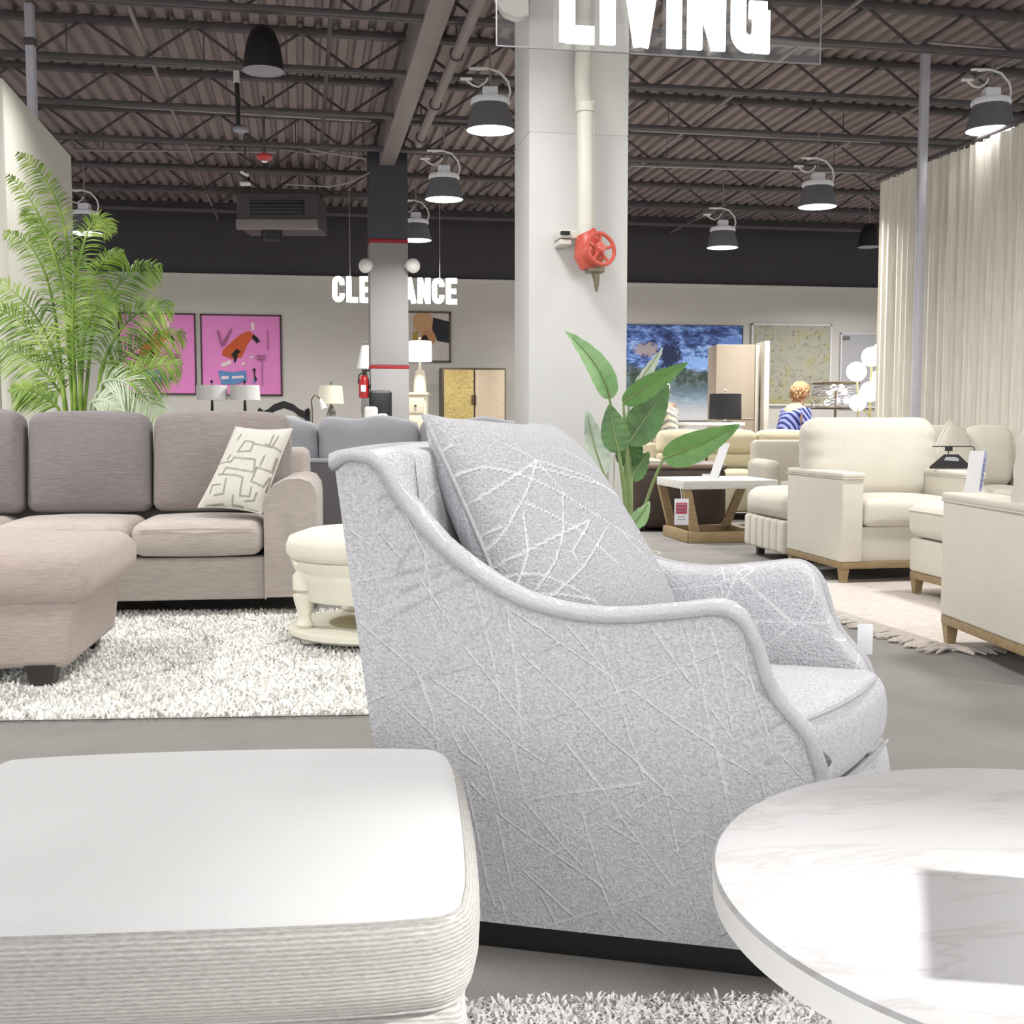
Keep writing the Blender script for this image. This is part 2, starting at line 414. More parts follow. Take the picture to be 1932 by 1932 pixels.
for z in (.03, .4, 1.2, 2.2, 3.0, 3.3, 3.36, zt):
    kk = 1 - .35 * (z / zt)
    rows.append([(off[i] * kk, -L * i / N, z) for i in range(N + 1)])
m.grid(rows); m.build('cloth', M['curtain'], T, sharp=0)
m = MB(); m.tube([(0, .05, zt + .03), (0, -L, zt + .03)], .018, 8); m.build('curtain_track', M['steel'], T)
m = MB()
for i in range(62): m.tube([(0, -.05 - i * .1, zt - .01), (0.012, -.05 - i * .1, zt + .035)], .005, 4)
m.build('curtain_hooks', M['white_paint'], T, kind='stuff')
# ================================================================ hanging lamps
M['lens'] = emis('lit_lamp_lens', (1, 1, 1, 1), 9)
M['reflector'] = plain('grey_lamp_reflector', S(112, 112, 118), 0.45, 0.0, var=0.04)
M['driver'] = plain('cast_alloy_driver', S(236, 236, 240), 0.5, 0.0, var=0.06, scale=40)
def highbay(loc, tilt, label):
    T = thing('high_bay_light', label, 'hanging light', loc, CAMROT, 'lit high bay lights under the roof')
    m = MB(); m.lathe([(.2, 0), (.205, .006), (.155, .2), (.145, .215), (.14, .2), (.19, .01)], n=36, cap=False); m.build('reflector', M['reflector'], T)
    m = MB(); m.lathe([(.001, -.002), (.12, -.004), (.196, .004)], n=36, cap=False); m.build('lens', M['lens'], T)
    m = MB(); m.lathe([(.10, .2), (.158, .212), (.162, .232), (.15, .262), (.10, .275)], n=48, fn=lambda a, z: 1 + .03 * math.cos(a * 24))
    m.rbox((0, 0, .31), (.13, .11, .09), .012); m.build('driver_housing', M['driver'], T)
    m = MB(); m.tube([(0, 0, .35), (0, 0, ZB - loc[2] + .1)], .008, 6); m.tube([(-.03, 0, .36), (0, 0, .42), (.03, 0, .36)], .006, 5); m.build('hanger', M['steel_light'], T)
    m = MB(); m.tube([(-.12, 0, .5), (-.02, 0, .51), (.08, 0, .48), (.15, 0, .40), (.168, 0, .32), (.15, 0, .26)], .010, 8)
    m.tube([(-.2, .02, .42), (-.15, .02, .38), (-.1, .02, .365), (-.04, .02, .4), (-.02, .02, .44)], .009, 8)
    m.rbox((-.2, .02, .43), (.1, .03, .022), .006); m.rbox((-.1, .0, .51), (.16, .03, .02), .006); m.build('power_cable', M['white_paint'], T)
    return T
HB = [(925, 247, 10.0, 'hanging light between the sprinkler pipe and the white column'), (838, 377, 12.6, 'hanging light directly right of the charcoal pillar top'),
      (785, 454, 15.3, 'small hanging light half hidden behind the charcoal pillar'), (1542, 391, 12.6, 'hanging light near the free edge of the cream curtain'),
      (1363, 468, 15.4, 'hanging light over the blue landscape painting'), (1868, 247, 10.2, 'hanging light partly behind the curtain top, at the far right'),
      (161, 441, 14.2, 'hanging light glowing behind the palm fronds')]
hb_pos = []
for px, py, d, lab in HB:
    p = Dp(px, py, d); highbay(p, 0, 'lit high bay ' + lab); hb_pos.append(p)
def bell(px, py, d, label):
    p = Dp(px, py, d)
    T = thing('bell_pendant', label, 'hanging light', p, CAMROT, 'unlit black bell pendants')
    s = (75 if d < 12 else 40) / F * d / 2 / .184
    sw_ = lambda pr: [(a * s, b * s) for a, b in pr]
    m = MB(); m.lathe(sw_([(.182, 0), (.178, .05), (.165, .15), (.145, .25), (.11, .34), (.05, .395), (.02, .40), (.018, .42), (.014, .42)]), n=36, cap=False); m.build('shade', M['black'], T)
    m = MB(); m.lathe(sw_([(.001, .012), (.12, .005), (.176, .0), (.183, -.006), (.186, .0)]), n=36, cap=False); m.build('lens_ring', M['grey_metal'], T)
    m = MB(); m.tube([(0, 0, .40 * s), (0, 0, .47 * s)], [.025 * s, .008 * s], 8); m.tube([(0, 0, .46 * s), (0, 0, CEIL - p.z)], .006, 6); m.build('hanger', M['steel_light'], T)
bell(497, 134, 9.2, 'black bell pendant light, unlit, above the taupe sofa')
bell(1639, 466, 16.2, 'distant black bell pendant by the edge of the cream curtain')
# drop rod with white collar, sprinkler heads, red strobe
p = Dp(450, 245, 11.0)
T = thing('drop_rod', 'thin black drop rod with a white collar and end fitting', 'ceiling fitting', p, CAMROT)
m = MB(); m.tube([(0, 0, 0), (-.01, 0, .56)], .022, 10); m.build('rod', M['black'], T)
m = MB(); m.tube([(-.01, 0, .42), (-.01, 0, .53)], .028, 12); m.build('collar', M['white_paint'], T)
m = MB(); m.lathe([(.03, -.03), (.07, -.01), (.07, .01), (.03, .04)], c=(.02, 0, 0), n=20); m.build('end_fitting', M['grey_metal'], T)
m = MB(); m.tube([(-.01, 0, .55), (-.01, 0, CEIL - p.z)], .01, 6); m.build('hanger', M['steel'], T)
p = Dp(499, 296, 12.5)
T = thing('red_strobe', 'small red domed alarm fitting hanging left of the charcoal pillar', 'alarm', p, CAMROT)
M['strobe_red'] = plain('red_plastic', S(190, 60, 66), 0.35, var=0.05)
m = MB(); m.lathe([(.03, -.045), (.06, -.03), (.085, 0), (.08, .02), (.03, .04)], n=24); m.build('dome', M['strobe_red'], T)
m = MB(); m.lathe([(.02, -.06), (.035, -.045)], n=14); m.build('lens', M['white_paint'], T)
m = MB(); m.tube([(0, 0, .03), (0, 0, CEIL - p.z)], .012, 6); m.build('hanger', M['steel'], T)
p = Dp(463, 347, 14.0)
T = thing('ceiling_sensor', 'small white boxed sensor above the air handler', 'sensor', p, CAMROT)
m = MB(); m.rbox((0, 0, 0), (.12, .08, .035), .008); m.tube([(-.05, 0, .14), (0, 0, .11), (.04, 0, .1)], .02, 8); m.build('sensor_box', M['white_paint'], T)
m = MB(); m.tube([(0, 0, .01), (0, 0, CEIL - p.z)], .01, 6); m.build('hanger', M['steel'], T)
# air handler
p = Dp(523, 400, 15.6); s = 15.6 / F
T = thing('air_handler', 'grey ceiling hung air handler with a black louvre opening', 'air handler', p, CAMROT)
m = MB(); m.rbox((0, .4, .03), (150 * s, .8, 62 * s), .015); m.build('housing', M['steel'], T)
m = MB(); m.rbox((0, -.02, -23 * s), (150 * s, .1, 18 * s), .01); m.build('drip_tray', M['steel_light'], T)
m = MB(); m.rbox((0, -.005, 8 * s), (100 * s, .03, 26 * s), .004)
m.build('louvre_opening', M['black'], T)
m = MB()
for k in range(4): m.rbox((0, -.025, (0 + k * 6) * s), (98 * s, .02, .01), .002, k=1)
m.build('louvre_slats', M['steel'], T)
m = MB(); m.lathe([(.02, -.12), (.12, -.1), (.14, -.04), (.14, .02)], c=(-18 * s, .25, -32 * s), n=20); m.build('motor_dome', M['black'], T)
for sx in (-.45, .45):
    m = MB(); m.tube([(sx, .4, .2), (sx, .4, CEIL - p.z)], .012, 6); m.build('hanger_rod', M['steel'], T)
# ================================================================ lettering
def stroke(mb, path, w, dep, Mx):
    pts = [Vector((p[0], p[1])) for p in path]; L = []; R = []
    for i, p in enumerate(pts):
        a = (pts[i] - pts[i - 1]).normalized() if i > 0 else (pts[1] - pts[0]).normalized()
        b = (pts[i + 1] - pts[i]).normalized() if i < len(pts) - 1 else a
        na, nb = Vector((-a.y, a.x)), Vector((-b.y, b.x)); n = (na + nb)
        n = n / max(.5, n.length_squared / 2) if n.length > 1e-6 else na
        L.append(p + n * w / 2); R.append(p - n * w / 2)
    n = len(pts)
    vs = [(p.x, p.y, 0) for p in L] + [(p.x, p.y, 0) for p in R] + [(p.x, p.y, dep) for p in L] + [(p.x, p.y, dep) for p in R]
    fs = []
    for i in range(n - 1):
        fs += [(i, i + 1, n + i + 1, n + i), (2 * n + i, 3 * n + i, 3 * n + i + 1, 2 * n + i + 1), (i, 2 * n + i, 2 * n + i + 1, i + 1), (n + i, n + i + 1, 3 * n + i + 1, 3 * n + i)]
    fs += [(0, n, 3 * n, 2 * n), (n - 1, 3 * n - 1, 4 * n - 1, 2 * n - 1)]
    mb.add(vs, fs, Mx)
def arc(cx, cy, r, a0, a1, n=6): return [(cx + r * math.cos(math.radians(a0 + (a1 - a0) * i / n)), cy + r * math.sin(math.radians(a0 + (a1 - a0) * i / n))) for i in range(n + 1)]
def glyph(ch, s, wd):
    h = s / 2; r = wd / 2 - h
    top, bot = 1 - h, h
    Cc = [(wd - h, .66)] + arc(wd - h - r, top - r, r, 0, 180, 10) + arc(h + r, bot + r, r, 180, 360, 10) + [(wd - h, .34)]
    if ch == 'I': return [[(h, 0), (h, 1)]], s
    if ch == 'L': return [[(h, 0), (h, 1)], [(h, h * .9), (wd * .92, h * .9)]], wd * .92
    if ch == 'V': return [[(h * .9, 1), (wd * .54, 0)], [(wd * 1.08 - h * .9, 1), (wd * .54, 0)]], wd * 1.08
    if ch == 'N': return [[(h, 0), (h, 1)], [(wd * 1.05 - h, 0), (wd * 1.05 - h, 1)], [(h * .9, .97), (wd * 1.05 - h * .9, .03)]], wd * 1.05
    if ch == 'E': return [[(h, 0), (h, 1)], [(h, h * .9), (wd * .92, h * .9)], [(h, .5), (wd * .86, .5)], [(h, 1 - h * .9), (wd * .92, 1 - h * .9)]], wd * .92
    if ch == 'A': return [[(h * .8, 0), (wd * .56, 1)], [(wd * 1.12 - h * .8, 0), (wd * .56, 1)], [(wd * .25, .26), (wd * .87, .26)]], wd * 1.12
    if ch == 'C': return [Cc], wd
    if ch == 'G': return [Cc[:-1] + [(wd - h, .5)], [(wd * .5, .5), (wd, .5)], [(wd - h * .6, 0), (wd - h * .6, .5)]], wd
    if ch == 'R': return [[(h, 0), (h, 1)], [(h, top)] + arc(wd - h - r * .8, top - r * .8, r * .8, 90, -90, 8) + [(h, top - 1.6 * r)], [(wd * .45, .5), (wd - h * .9, 0)]], wd
    return [], wd * .5
M['letter_face'] = emis('lit_white_letters', (1, .99, .95, 1), 1.7)
def acrylic():
    n = NT('clear_acrylic'); n.n.remove(n.b)
    tr = n.new('BsdfTransparent'); gl = n.new('BsdfGlossy'); gl.inputs['Roughness'].default_value = .05
    mx = n.new('MixShader'); mx.inputs[0].default_value = .035
    n.link(tr.outputs[0], mx.inputs[1]); n.link(gl.outputs[0], mx.inputs[2]); n.link(mx.outputs[0], n.out.inputs['Surface']); return n.m
M['acrylic'] = acrylic()
def sign(text, name, label, x0, x1, d0, base0, base1, capz, s, wd, gap, panel, hang_px):
    """text from pixel x0 to x1 along the building's X axis at the depth of its left end"""
    p0 = Dp(x0, base0, d0); p1 = Yp(x1, base1, p0.y)
    T = thing(name, label, 'lit sign', p0)
    tot = 0; adv = []
    for ch in text:
        st, a = glyph(ch, s, wd); adv.append((st, a, tot)); tot += a + gap
    tot -= gap
    sx = (p1.x - p0.x) / tot; capH = capz
    for ch, (st, a, x) in zip(text, adv):
        mb = MB()
        for path in st: stroke(mb, [(q[0], q[1]) for q in path], s, .022 / capH, Matrix.Identity(4))
        mb.v = [((v[0] + x) * sx, -.0 - v[2] * capH, v[1] * capH) for v in mb.v]
        mb.build('letter', M['letter_face'], T, sharp=30)
    if panel:
        (l, b, r_, t) = panel[:4]
        q0 = Yp(l, b, p0.y + .02); q1 = Yp(r_, b, p0.y + .02); zb = Yp((l + r_) / 2, (b + panel[4]) / 2, p0.y + .02).z
        mb = MB(); mb.rbox(((q0.x + q1.x) / 2, p0.y + .02, (zb + t) / 2), (q1.x - q0.x, .006, t - zb), .001, k=1); W(mb, 'acrylic_panel', M['acrylic'], T)
        mb = MB(); e = .004
        for (a, b_) in (((q0.x, zb), (q1.x, zb)), ((q0.x, zb), (q0.x, t)), ((q1.x, zb), (q1.x, t)), ((q0.x, t), (q1.x, t))):
            mb.tube([(a[0], p0.y + .02, a[1]), (b_[0], p0.y + .02, b_[1])], e, 6)
        W(mb, 'panel_edge', M['conduit'], T)
        ht = t
    else: ht = p0.z + capH * .98
    for px in hang_px:
        q = Yp(px, base0, p0.y + .02); mb = MB(); mb.tube([(q.x, p0.y + .02, ht), (q.x, p0.y + .02, CEIL)], .006, 6); W(mb, 'hanging_wire', M['conduit'], T)
    return T
dL = 6.0
zl0 = Dp(1055, 76, dL).z
sign('LIVING', 'living_sign', 'glowing LIVING letters on a clear hanging panel before the white column', 1055, 1444, dL, 80, 96, .43, .20, .5, .085, (937, 90, 1548, zl0 + .52, 118), (1000, 1480))
sign('CLEARANCE', 'clearance_sign', 'glowing CLEARANCE letters hung behind the red banded pillar', 627, 862, 15.6, 570, 576, 48 / F * 15.6, .205, .5, .075, None, (661, 830))
# ================================================================ foreground materials
CH = S(205, 203, 206)
def chair_mat(name, traced, k=1.0, net=1.0):
    n = NT(name); n.set(Roughness=0.95, Sheen_Weight=.25); n.b.inputs['Specular IOR Level'].default_value = 0.12
    f = n.noise(165, 3, .65)
    base = n.ramp(f, [(0.32, mul(S(198, 197, 201), k)), (0.68, mul(S(233, 232, 235), k))])
    if traced:
        at = n.new('Attribute', attribute_name='seam'); mk = at.outputs['Fac']
    else:
        def lines(sc_, rot, st, w):
            v = n.new('TexVoronoi', feature='DISTANCE_TO_EDGE'); v.inputs['Scale'].default_value = sc_
            n.link(n.coords(st, rot), v.inputs['Vector'])
            return n.math('LESS_THAN', v.outputs['Distance'], w)
        mk = n.math('MAXIMUM', lines(7, (.3, .5, .4), (1, .55, 1), .011), lines(5, (1.1, .2, .9), (.5, 1, 1), .009))
    if net < 1: mk = n.math('MULTIPLY', mk, net)
    col = n.mix(n.math('MULTIPLY', mk, .9), base, S(252, 252, 254)); n.col(col)
    h = n.math('ADD', n.math('MULTIPLY', f, n.math('SUBTRACT', 1.0, n.math('MULTIPLY', mk, .7))), n.math('MULTIPLY', mk, 1.0))
    n.bump(h, 1.0, .011); return n.m
M['chair_traced'] = chair_mat('embossed_boucle_traced', True, 1.07, .5)
M['pillow_traced'] = chair_mat('embossed_pillow_cloth', True, .86, .75)
M['chair_seat'] = chair_mat('plain_boucle_seat', False, 1.16, 0.0)
M['chair'] = chair_mat('embossed_boucle', False, 1.1, .6)
M['chair_plain'] = fabric('chair_welt_cloth', S(222, 221, 224), scale=170, var=.1, bump=1.0, dist=.01)
# ================================================================ the accent chair
tdir = Vector((.97, -.243)).normalized(); tdir3 = RT * tdir.x + G * tdir.y
N0 = cw(.2, 2.07); nrm = Vector((0, 0, 1)).cross(tdir3)          # near side plane, nrm points away from camera
def tz(px, py, p0=N0, td=tdir3):
    P = Pp(px, py, p0, Vector((0, 0, 1)).cross(td)); return ((P - p0).dot(td), P.z)
prof_px = [(632, 884), (639, 871), (667, 865), (703, 872), (724, 889), (745, 928), (766, 959), (794, 993), (833, 1037), (879, 1075), (936, 1114), (988, 1141), (1053, 1160), (1099, 1168), (1150, 1172),
           (1202, 1170), (1280, 1163), (1342, 1156), (1373, 1157), (1398, 1171), (1419, 1196), (1432, 1238), (1444, 1281), (1466, 1324), (1497, 1361), (1528, 1395), (1540, 1426), (1546, 1463)]
PR = [tz(*p) for p in prof_px]
TB, TF = PR[0][0], PR[-1][0] + .004
PR = sorted(PR)
pt_, pz_ = [p[0] for p in PR], [p[1] for p in PR]
def ztop_near(t): return float(np.interp(t, pt_, pz_))
ZBK = PR[2][1] - .008
lat = Vector((math.sin(math.radians(24)), math.cos(math.radians(24)))); lat3 = RT * lat.x + G * lat.y
fdir = Vector((.94, -.342)).normalized(); fdir3 = RT * fdir.x + G * fdir.y
WID = .72
F0 = N0 + lat3 * WID
ZBOT = .05
# plan stations: (point at top height, forward coordinate a<=0 from front, top z, outward normal)
st = []
dt = .0032
nst = int((TF - TB) / dt)
tsA = [TF - (TF - TB - .0) * i / nst for i in range(nst + 1)]
near = []
for t in tsA:
    near.append((N0 + tdir3 * t, t - TF, ztop_near(t), -nrm))
# rounded corner then back run then far corner then far side
def L2(a, b, s): return a + (b - a) * s
farB = F0 + fdir3 * TB; farF = F0 + fdir3 * TF
nB = N0 + tdir3 * TB
bdir = (farB - nB).normalized(); bn = Vector((0, 0, 1)).cross(bdir)   # outward (towards the back of the chair)
if bn.dot(tdir3) > 0: bn = -bn
back = []
for i in range(1, 41):
    s = i / 41; q = L2(nB, farB, s); bulge = .05 * math.sin(math.pi * s) ** .6
    back.append((q + bn * bulge, (TB - TF), ZBK + .012 * math.sin(math.pi * s) - (.02 if 0 else 0), bn))
far = []
nf_ = 90
for i in range(nf_ + 1):
    t = TB + (TF - TB) * i / nf_
    far.append((F0 + fdir3 * t, t - TF, ztop_near(t), Vector((0, 0, 1)).cross(fdir3)))
KR = .135
def at_height(stn, z, d3):
    P, a, zt_, nn = stn
    sh = -a * KR * (zt_ - z) / .92
    q = P + d3 * sh + nn * (-.012 * ((zt_ - z) / .9) ** 2)
    return Vector((q.x, q.y, z))
def rows_for(stn, d3, nz, welt=.001):
    z1 = stn[2] - welt
    return [at_height(stn, ZBOT + (z1 - ZBOT) * j / nz, d3) for j in range(nz + 1)]
TH = .105
CHO = Vector((N0.x, N0.y, 0))
T = thing('accent_chair', 'pale grey embossed swivel accent chair with swooping piped arms in the middle', 'armchair', CHO)
# --- near outer side panel, with the woven line pattern traced as an attribute
NZ = 260
P = [rows_for(s, tdir3, NZ) for s in near]
mb = MB(); mb.grid(P)
mb.shift(CHO)
SEG_PX = [
 [(1062,1171),(1149,1274),(1168,1311),(1186,1389),(1199,1423),(1214,1470)], [(1000,1171),(1059,1215),(1152,1277)], [(1127,1181),(1149,1261)],
 [(1000,1370),(1093,1333),(1168,1305),(1286,1261)], [(985,1235),(1000,1249),(1093,1333),(1149,1395),(1199,1435),(1214,1457),(1255,1494)], [(1227,1181),(1283,1261),(1301,1286)],
 [(1193,1302),(1273,1361),(1345,1407),(1360,1426),(1429,1466)], [(1295,1190),(1311,1249),(1326,1311),(1345,1404),(1360,1429),(1373,1500)], [(1339,1184),(1363,1261),(1382,1380)],
 [(1332,1324),(1385,1401)], [(1388,1258),(1466,1330)], [(1388,1398),(1484,1358)], [(1444,1439),(1475,1426),(1519,1473)], [(1068,1404),(1130,1485)], [(1043,1423),(1115,1361)],
 [(1084,1497),(1214,1479)], [(1314,1175),(1307,1246)], [(949,1383),(964,1396),(974,1442),(989,1504)], [(974,1402),(1026,1439)], [(998,1510),(1104,1492),(1216,1476)],
 [(1073,1408),(1129,1479),(1172,1545),(1234,1628),(1265,1669)], [(1200,1436),(1256,1495),(1297,1534)], [(1216,1482),(1098,1538)], [(986,1641),(1048,1610),(1110,1573),(1172,1541),(1256,1495)],
 [(1098,1535),(1110,1579),(1132,1656),(1147,1684)], [(992,1517),(1064,1600),(1098,1635)], [(942,1538),(1014,1591),(1045,1613),(1132,1672),(1147,1709),(1157,1734)], [(986,1644),(1076,1728)],
 [(1256,1498),(1275,1594),(1290,1644)], [(1033,1750),(1147,1715),(1287,1666)], [(1104,1762),(1147,1715),(1238,1635),(1321,1569)], [(1324,1569),(1377,1604),(1440,1650)], [(1321,1569),(1337,1660),(1362,1765)],
 [(1349,1411),(1380,1548),(1400,1620)], [(1352,1573),(1387,1548),(1470,1500)], [(902,1566),(936,1541),(964,1678)], [(877,1473),(899,1573),(918,1675),(933,1715)], [(887,1479),(915,1509)],
 [(1284,1669),(1318,1737)], [(1194,1718),(1256,1765)], [(665,962),(732,933),(755,954)], [(753,954),(672,1026)], [(722,1011),(755,1052)], [(791,1011),(755,1063),(678,1176)], [(670,1099),(848,1063)],
 [(753,1120),(861,1068)], [(698,1187),(812,1125),(890,1088)], [(794,1094),(815,1125),(861,1192)], [(892,1094),(913,1174),(936,1280),(945,1330)], [(807,1277),(911,1182),(955,1145)],
 [(703,1321),(797,1285),(903,1251),(929,1239)], [(680,1176),(786,1267),(807,1332)], [(817,1283),(900,1340),(964,1396)], [(905,1254),(944,1306),(1000,1375)], [(955,1145),(973,1264),(985,1400)],
 [(955,1145),(1014,1184)], [(996,1241),(1055,1213)], [(874,1218),(903,1254)], [(755,954),(800,1040),(812,1125)], [(700,1380),(760,1335),(829,1400)], [(797,1287),(816,1352),(830,1440)], [(915,1290),(905,1345)],
 [(870,1370),(920,1450),(945,1540)], [(840,1360),(870,1420),(905,1445)], [(1400,1180),(1410,1260),(1450,1390)], [(1286,1261),(1390,1215)], [(1020,1690),(1060,1770)], [(940,1690),(960,1760)], [(1380,1600),(1400,1700),(1440,1800)],
 [(1300,1790),(1420,1740)], [(870,1560),(890,1650),(905,1740)], [(1200,1590),(1150,1560)], [(1437,1480),(1480,1600)], [(640,930),(690,905)], [(700,1030),(660,1000)], [(1160,1740),(1190,1790)]]
def seg_mask(tzv, segs, hw):
    out = np.zeros(len(tzv))
    for pl in segs:
        for a, b in zip(pl[:-1], pl[1:]):
            a = np.array(a); b = np.array(b); ab = b - a; L = (ab @ ab) or 1e-9
            u = np.clip(((tzv - a) @ ab) / L, 0, 1); d = np.linalg.norm(tzv - (a + u[:, None] * ab), axis=1)
            out = np.maximum(out, np.clip(1.6 - d / hw, 0, 1))
    return out
def set_seam(o, vals):
    a = o.data.attributes.new('seam', 'FLOAT', 'POINT'); a.data.foreach_set('value', vals.astype(np.float32))
segs = [[tz(*p) for p in pl] for pl in SEG_PX]
o = mb.build('side_panel', M['chair_traced'], T, sharp=0)
V = np.array(mb.v); td = np.array(tdir3); n0 = np.array(N0 - CHO)
set_seam(o, seg_mask(np.stack([(V - n0) @ td, V[:, 2]], 1), segs, .0019))
# --- outer back and far side
wrap = [near[-1]] + back + [far[0]]
mb = MB(); mb.grid([rows_for(s, tdir3, 30) for s in wrap]); W(mb, 'back_panel', M['chair'], T, sharp=0)
mb = MB(); mb.grid([rows_for(s, fdir3, 30) for s in far]); W(mb, 'side_panel', M['chair'], T, sharp=0)
# --- rounded top roll and inner lining, one run around the chair
full = near[::6] + ([near[-1]] if (len(near) - 1) % 6 else []) + back + far
nN, nBk, nF = len(full) - len(back) - len(far), len(back), len(far)
inner = []; THB = .13; Lb = (farB - nB).length; fn_out = Vector((0, 0, 1)).cross(fdir3)
for i, s in enumerate(full):
    Pq, a, zt_, nn = s
    th = TH * .8; zin = .30; ac = a
    if i < nN:
        tcl = max(a + TF, TB + THB); Pin = N0 + tdir3 * tcl + nrm * th; ac = tcl - TF
    elif i < nN + nBk:
        cN = N0 + tdir3 * (TB + THB) + nrm * th; cF = F0 + fdir3 * (TB + THB) - fn_out * th; u = min(1, max(0, ((i - nN + 1) / 41 * Lb - th) / (Lb - 2 * th))); Pin = cN.lerp(cF, u) + bn * (.04 * math.sin(math.pi * u)); ac = TB + THB - TF
    else:
        tcl = max(a + TF, TB + THB); Pin = F0 + fdir3 * tcl - fn_out * th; ac = tcl - TF
    P0_ = Vector((Pq.x, Pq.y, 0)); P1_ = Vector((Pin.x, Pin.y, 0)); row = []
    for k in range(8):
        ang = math.pi * (k / 7)
        row.append(P0_.lerp(P1_, .5 - .5 * math.cos(ang)) + Vector((0, 0, zt_ + .002 + .017 * math.sin(ang))))
    for k in range(1, 13):
        z = zt_ + .002 - (zt_ + .002 - zin) * k / 12
        row.append(P1_ + tdir3 * (-ac * KR * (zt_ - z) / .92) + Vector((0, 0, max(z, min(zin, zt_ - .02)))))
    inner.append(row)
mb = MB(); mb.grid(inner, flip=True); W(mb, 'inner_lining', M['chair'], T, sharp=0)
# --- welt along the outer top edge, and down the two arm fronts
wpts = [Vector((s[0].x, s[0].y, s[2] + .007)) + s[3] * .003 for s in full]
mbw = MB(); fr = [at_height(near[0], z, tdir3) for z in np.linspace(ZBOT + .02, near[0][2] - .01, 8)]
fr2 = [at_height(far[-1], z, fdir3) for z in np.linspace(far[-1][2] - .01, ZBOT + .02, 8)]
mbw.tube(fr + wpts + fr2, .0125, 8); W(mbw, 'welt', M['chair_plain'], T, sharp=0)
# --- arm fronts
for stn, d3, nm in ((near[0], tdir3, nrm), (far[-1], fdir3, -Vector((0, 0, 1)).cross(fdir3))):
    rows = []
    for z in np.linspace(ZBOT, stn[2] + .006, 14):
        p = at_height(stn, min(z, stn[2]), d3); p.z = z
        rows.append([p + nm * (TH * (.82 if z > .40 else 1.35)) * u + d3 * (.018 * math.sin(math.pi * u)) for u in np.linspace(0, 1, 7)])
    mb = MB(); mb.grid(rows); W(mb, 'arm_front', M['chair'], T, sharp=0)
# --- seat cushion and front rail
def quadbox(c4, z0, z1, r, crown, bul, name, mat, nseg=14):
    A_, B_, C_, D_ = c4      # near front, far front, far back, near back
    def fn(p):
        u = p.x / 1.0 + .5; v = p.y / 1.0 + .5
        q = (A_ * (1 - u) + B_ * u) * (1 - v) + (D_ * (1 - u) + C_ * u) * v
        f = ((A_ + B_) - (C_ + D_)).normalized()
        zz = (p.z / (z1 - z0))
        q = q + f * bul * math.sin(math.pi * max(0, min(1, u))) * max(0, 1 - v * 2) + f * .018 * (1 - 4 * zz * zz) * max(0, 1 - v * 2)
        return Vector((q.x, q.y, (z0 + z1) / 2 + p.z))
    m = MB(); m.rbox((0, 0, 0), (1, 1, z1 - z0), r, crown, k=3, m=nseg, fn=fn); return W(m, name, mat, T, sharp=0)
sA, sB = Dp(1500, 1345, 2.075), Dp(1652, 1258, 2.45)
seatf = lambda p, dz, f=0: Vector((p.x, p.y, 0)) + tdir3 * f
A2, B2 = seatf(sA, 0), seatf(sB, 0)
sdir = (B2 - A2).normalized(); fperp = Vector((sdir.y, -sdir.x, 0))
if fperp.dot(tdir3) < 0: fperp = -fperp
quadbox((A2 - sdir * .02, B2 + sdir * .04, B2 - tdir3 * .62 + sdir * .02, A2 - tdir3 * .5), .29, .462, .045, (0, 0, .02), .02, 'seat_cushion', M['chair_seat'])
rA, rB = A2 + sdir * .02 - fperp * .015, B2 + sdir * .19 - fperp * .035
quadbox((rA, rB, rB - tdir3 * .5, rA - tdir3 * .5), .055, .275, .02, (0, 0, 0), .01, 'front_rail', M['chair_seat'])
m = MB(); m.tube([Vector((q.x, q.y, .272)) for q in (rA + (rB - rA) * u + fperp * (.012 + .01 * math.sin(math.pi * u)) for u in np.linspace(.02, .97, 16))], [.0065] * 14 + [.005, .002], 8); W(m, 'rail_welt', M['chair_plain'], T)
m = MB(); m.tube([Vector((q.x, q.y, .4495)) for q in (A2 + (B2 - A2) * u + fperp * (.002 + .02 * math.sin(math.pi * u)) for u in np.linspace(-.02, 1.0, 20))], .0032, 8); W(m, 'seat_welt', M['chair_plain'], T)
# --- dark recessed plinth
m = MB(); b1, b2 = N0 + tdir3 * (TF - .06) + nrm * .012, N0 + tdir3 * (TB + .17) + nrm * .012
b3, b4 = F0 + fdir3 * (TB + .2) - lat3 * .03, F0 + fdir3 * (TF - .05) - lat3 * .03
pl = [(p.x, p.y) for p in (b1, b4, b3, b2)]; m.prism(pl, .002, ZBOT + .006); W(m, 'plinth', M['black'], T, sharp=30)
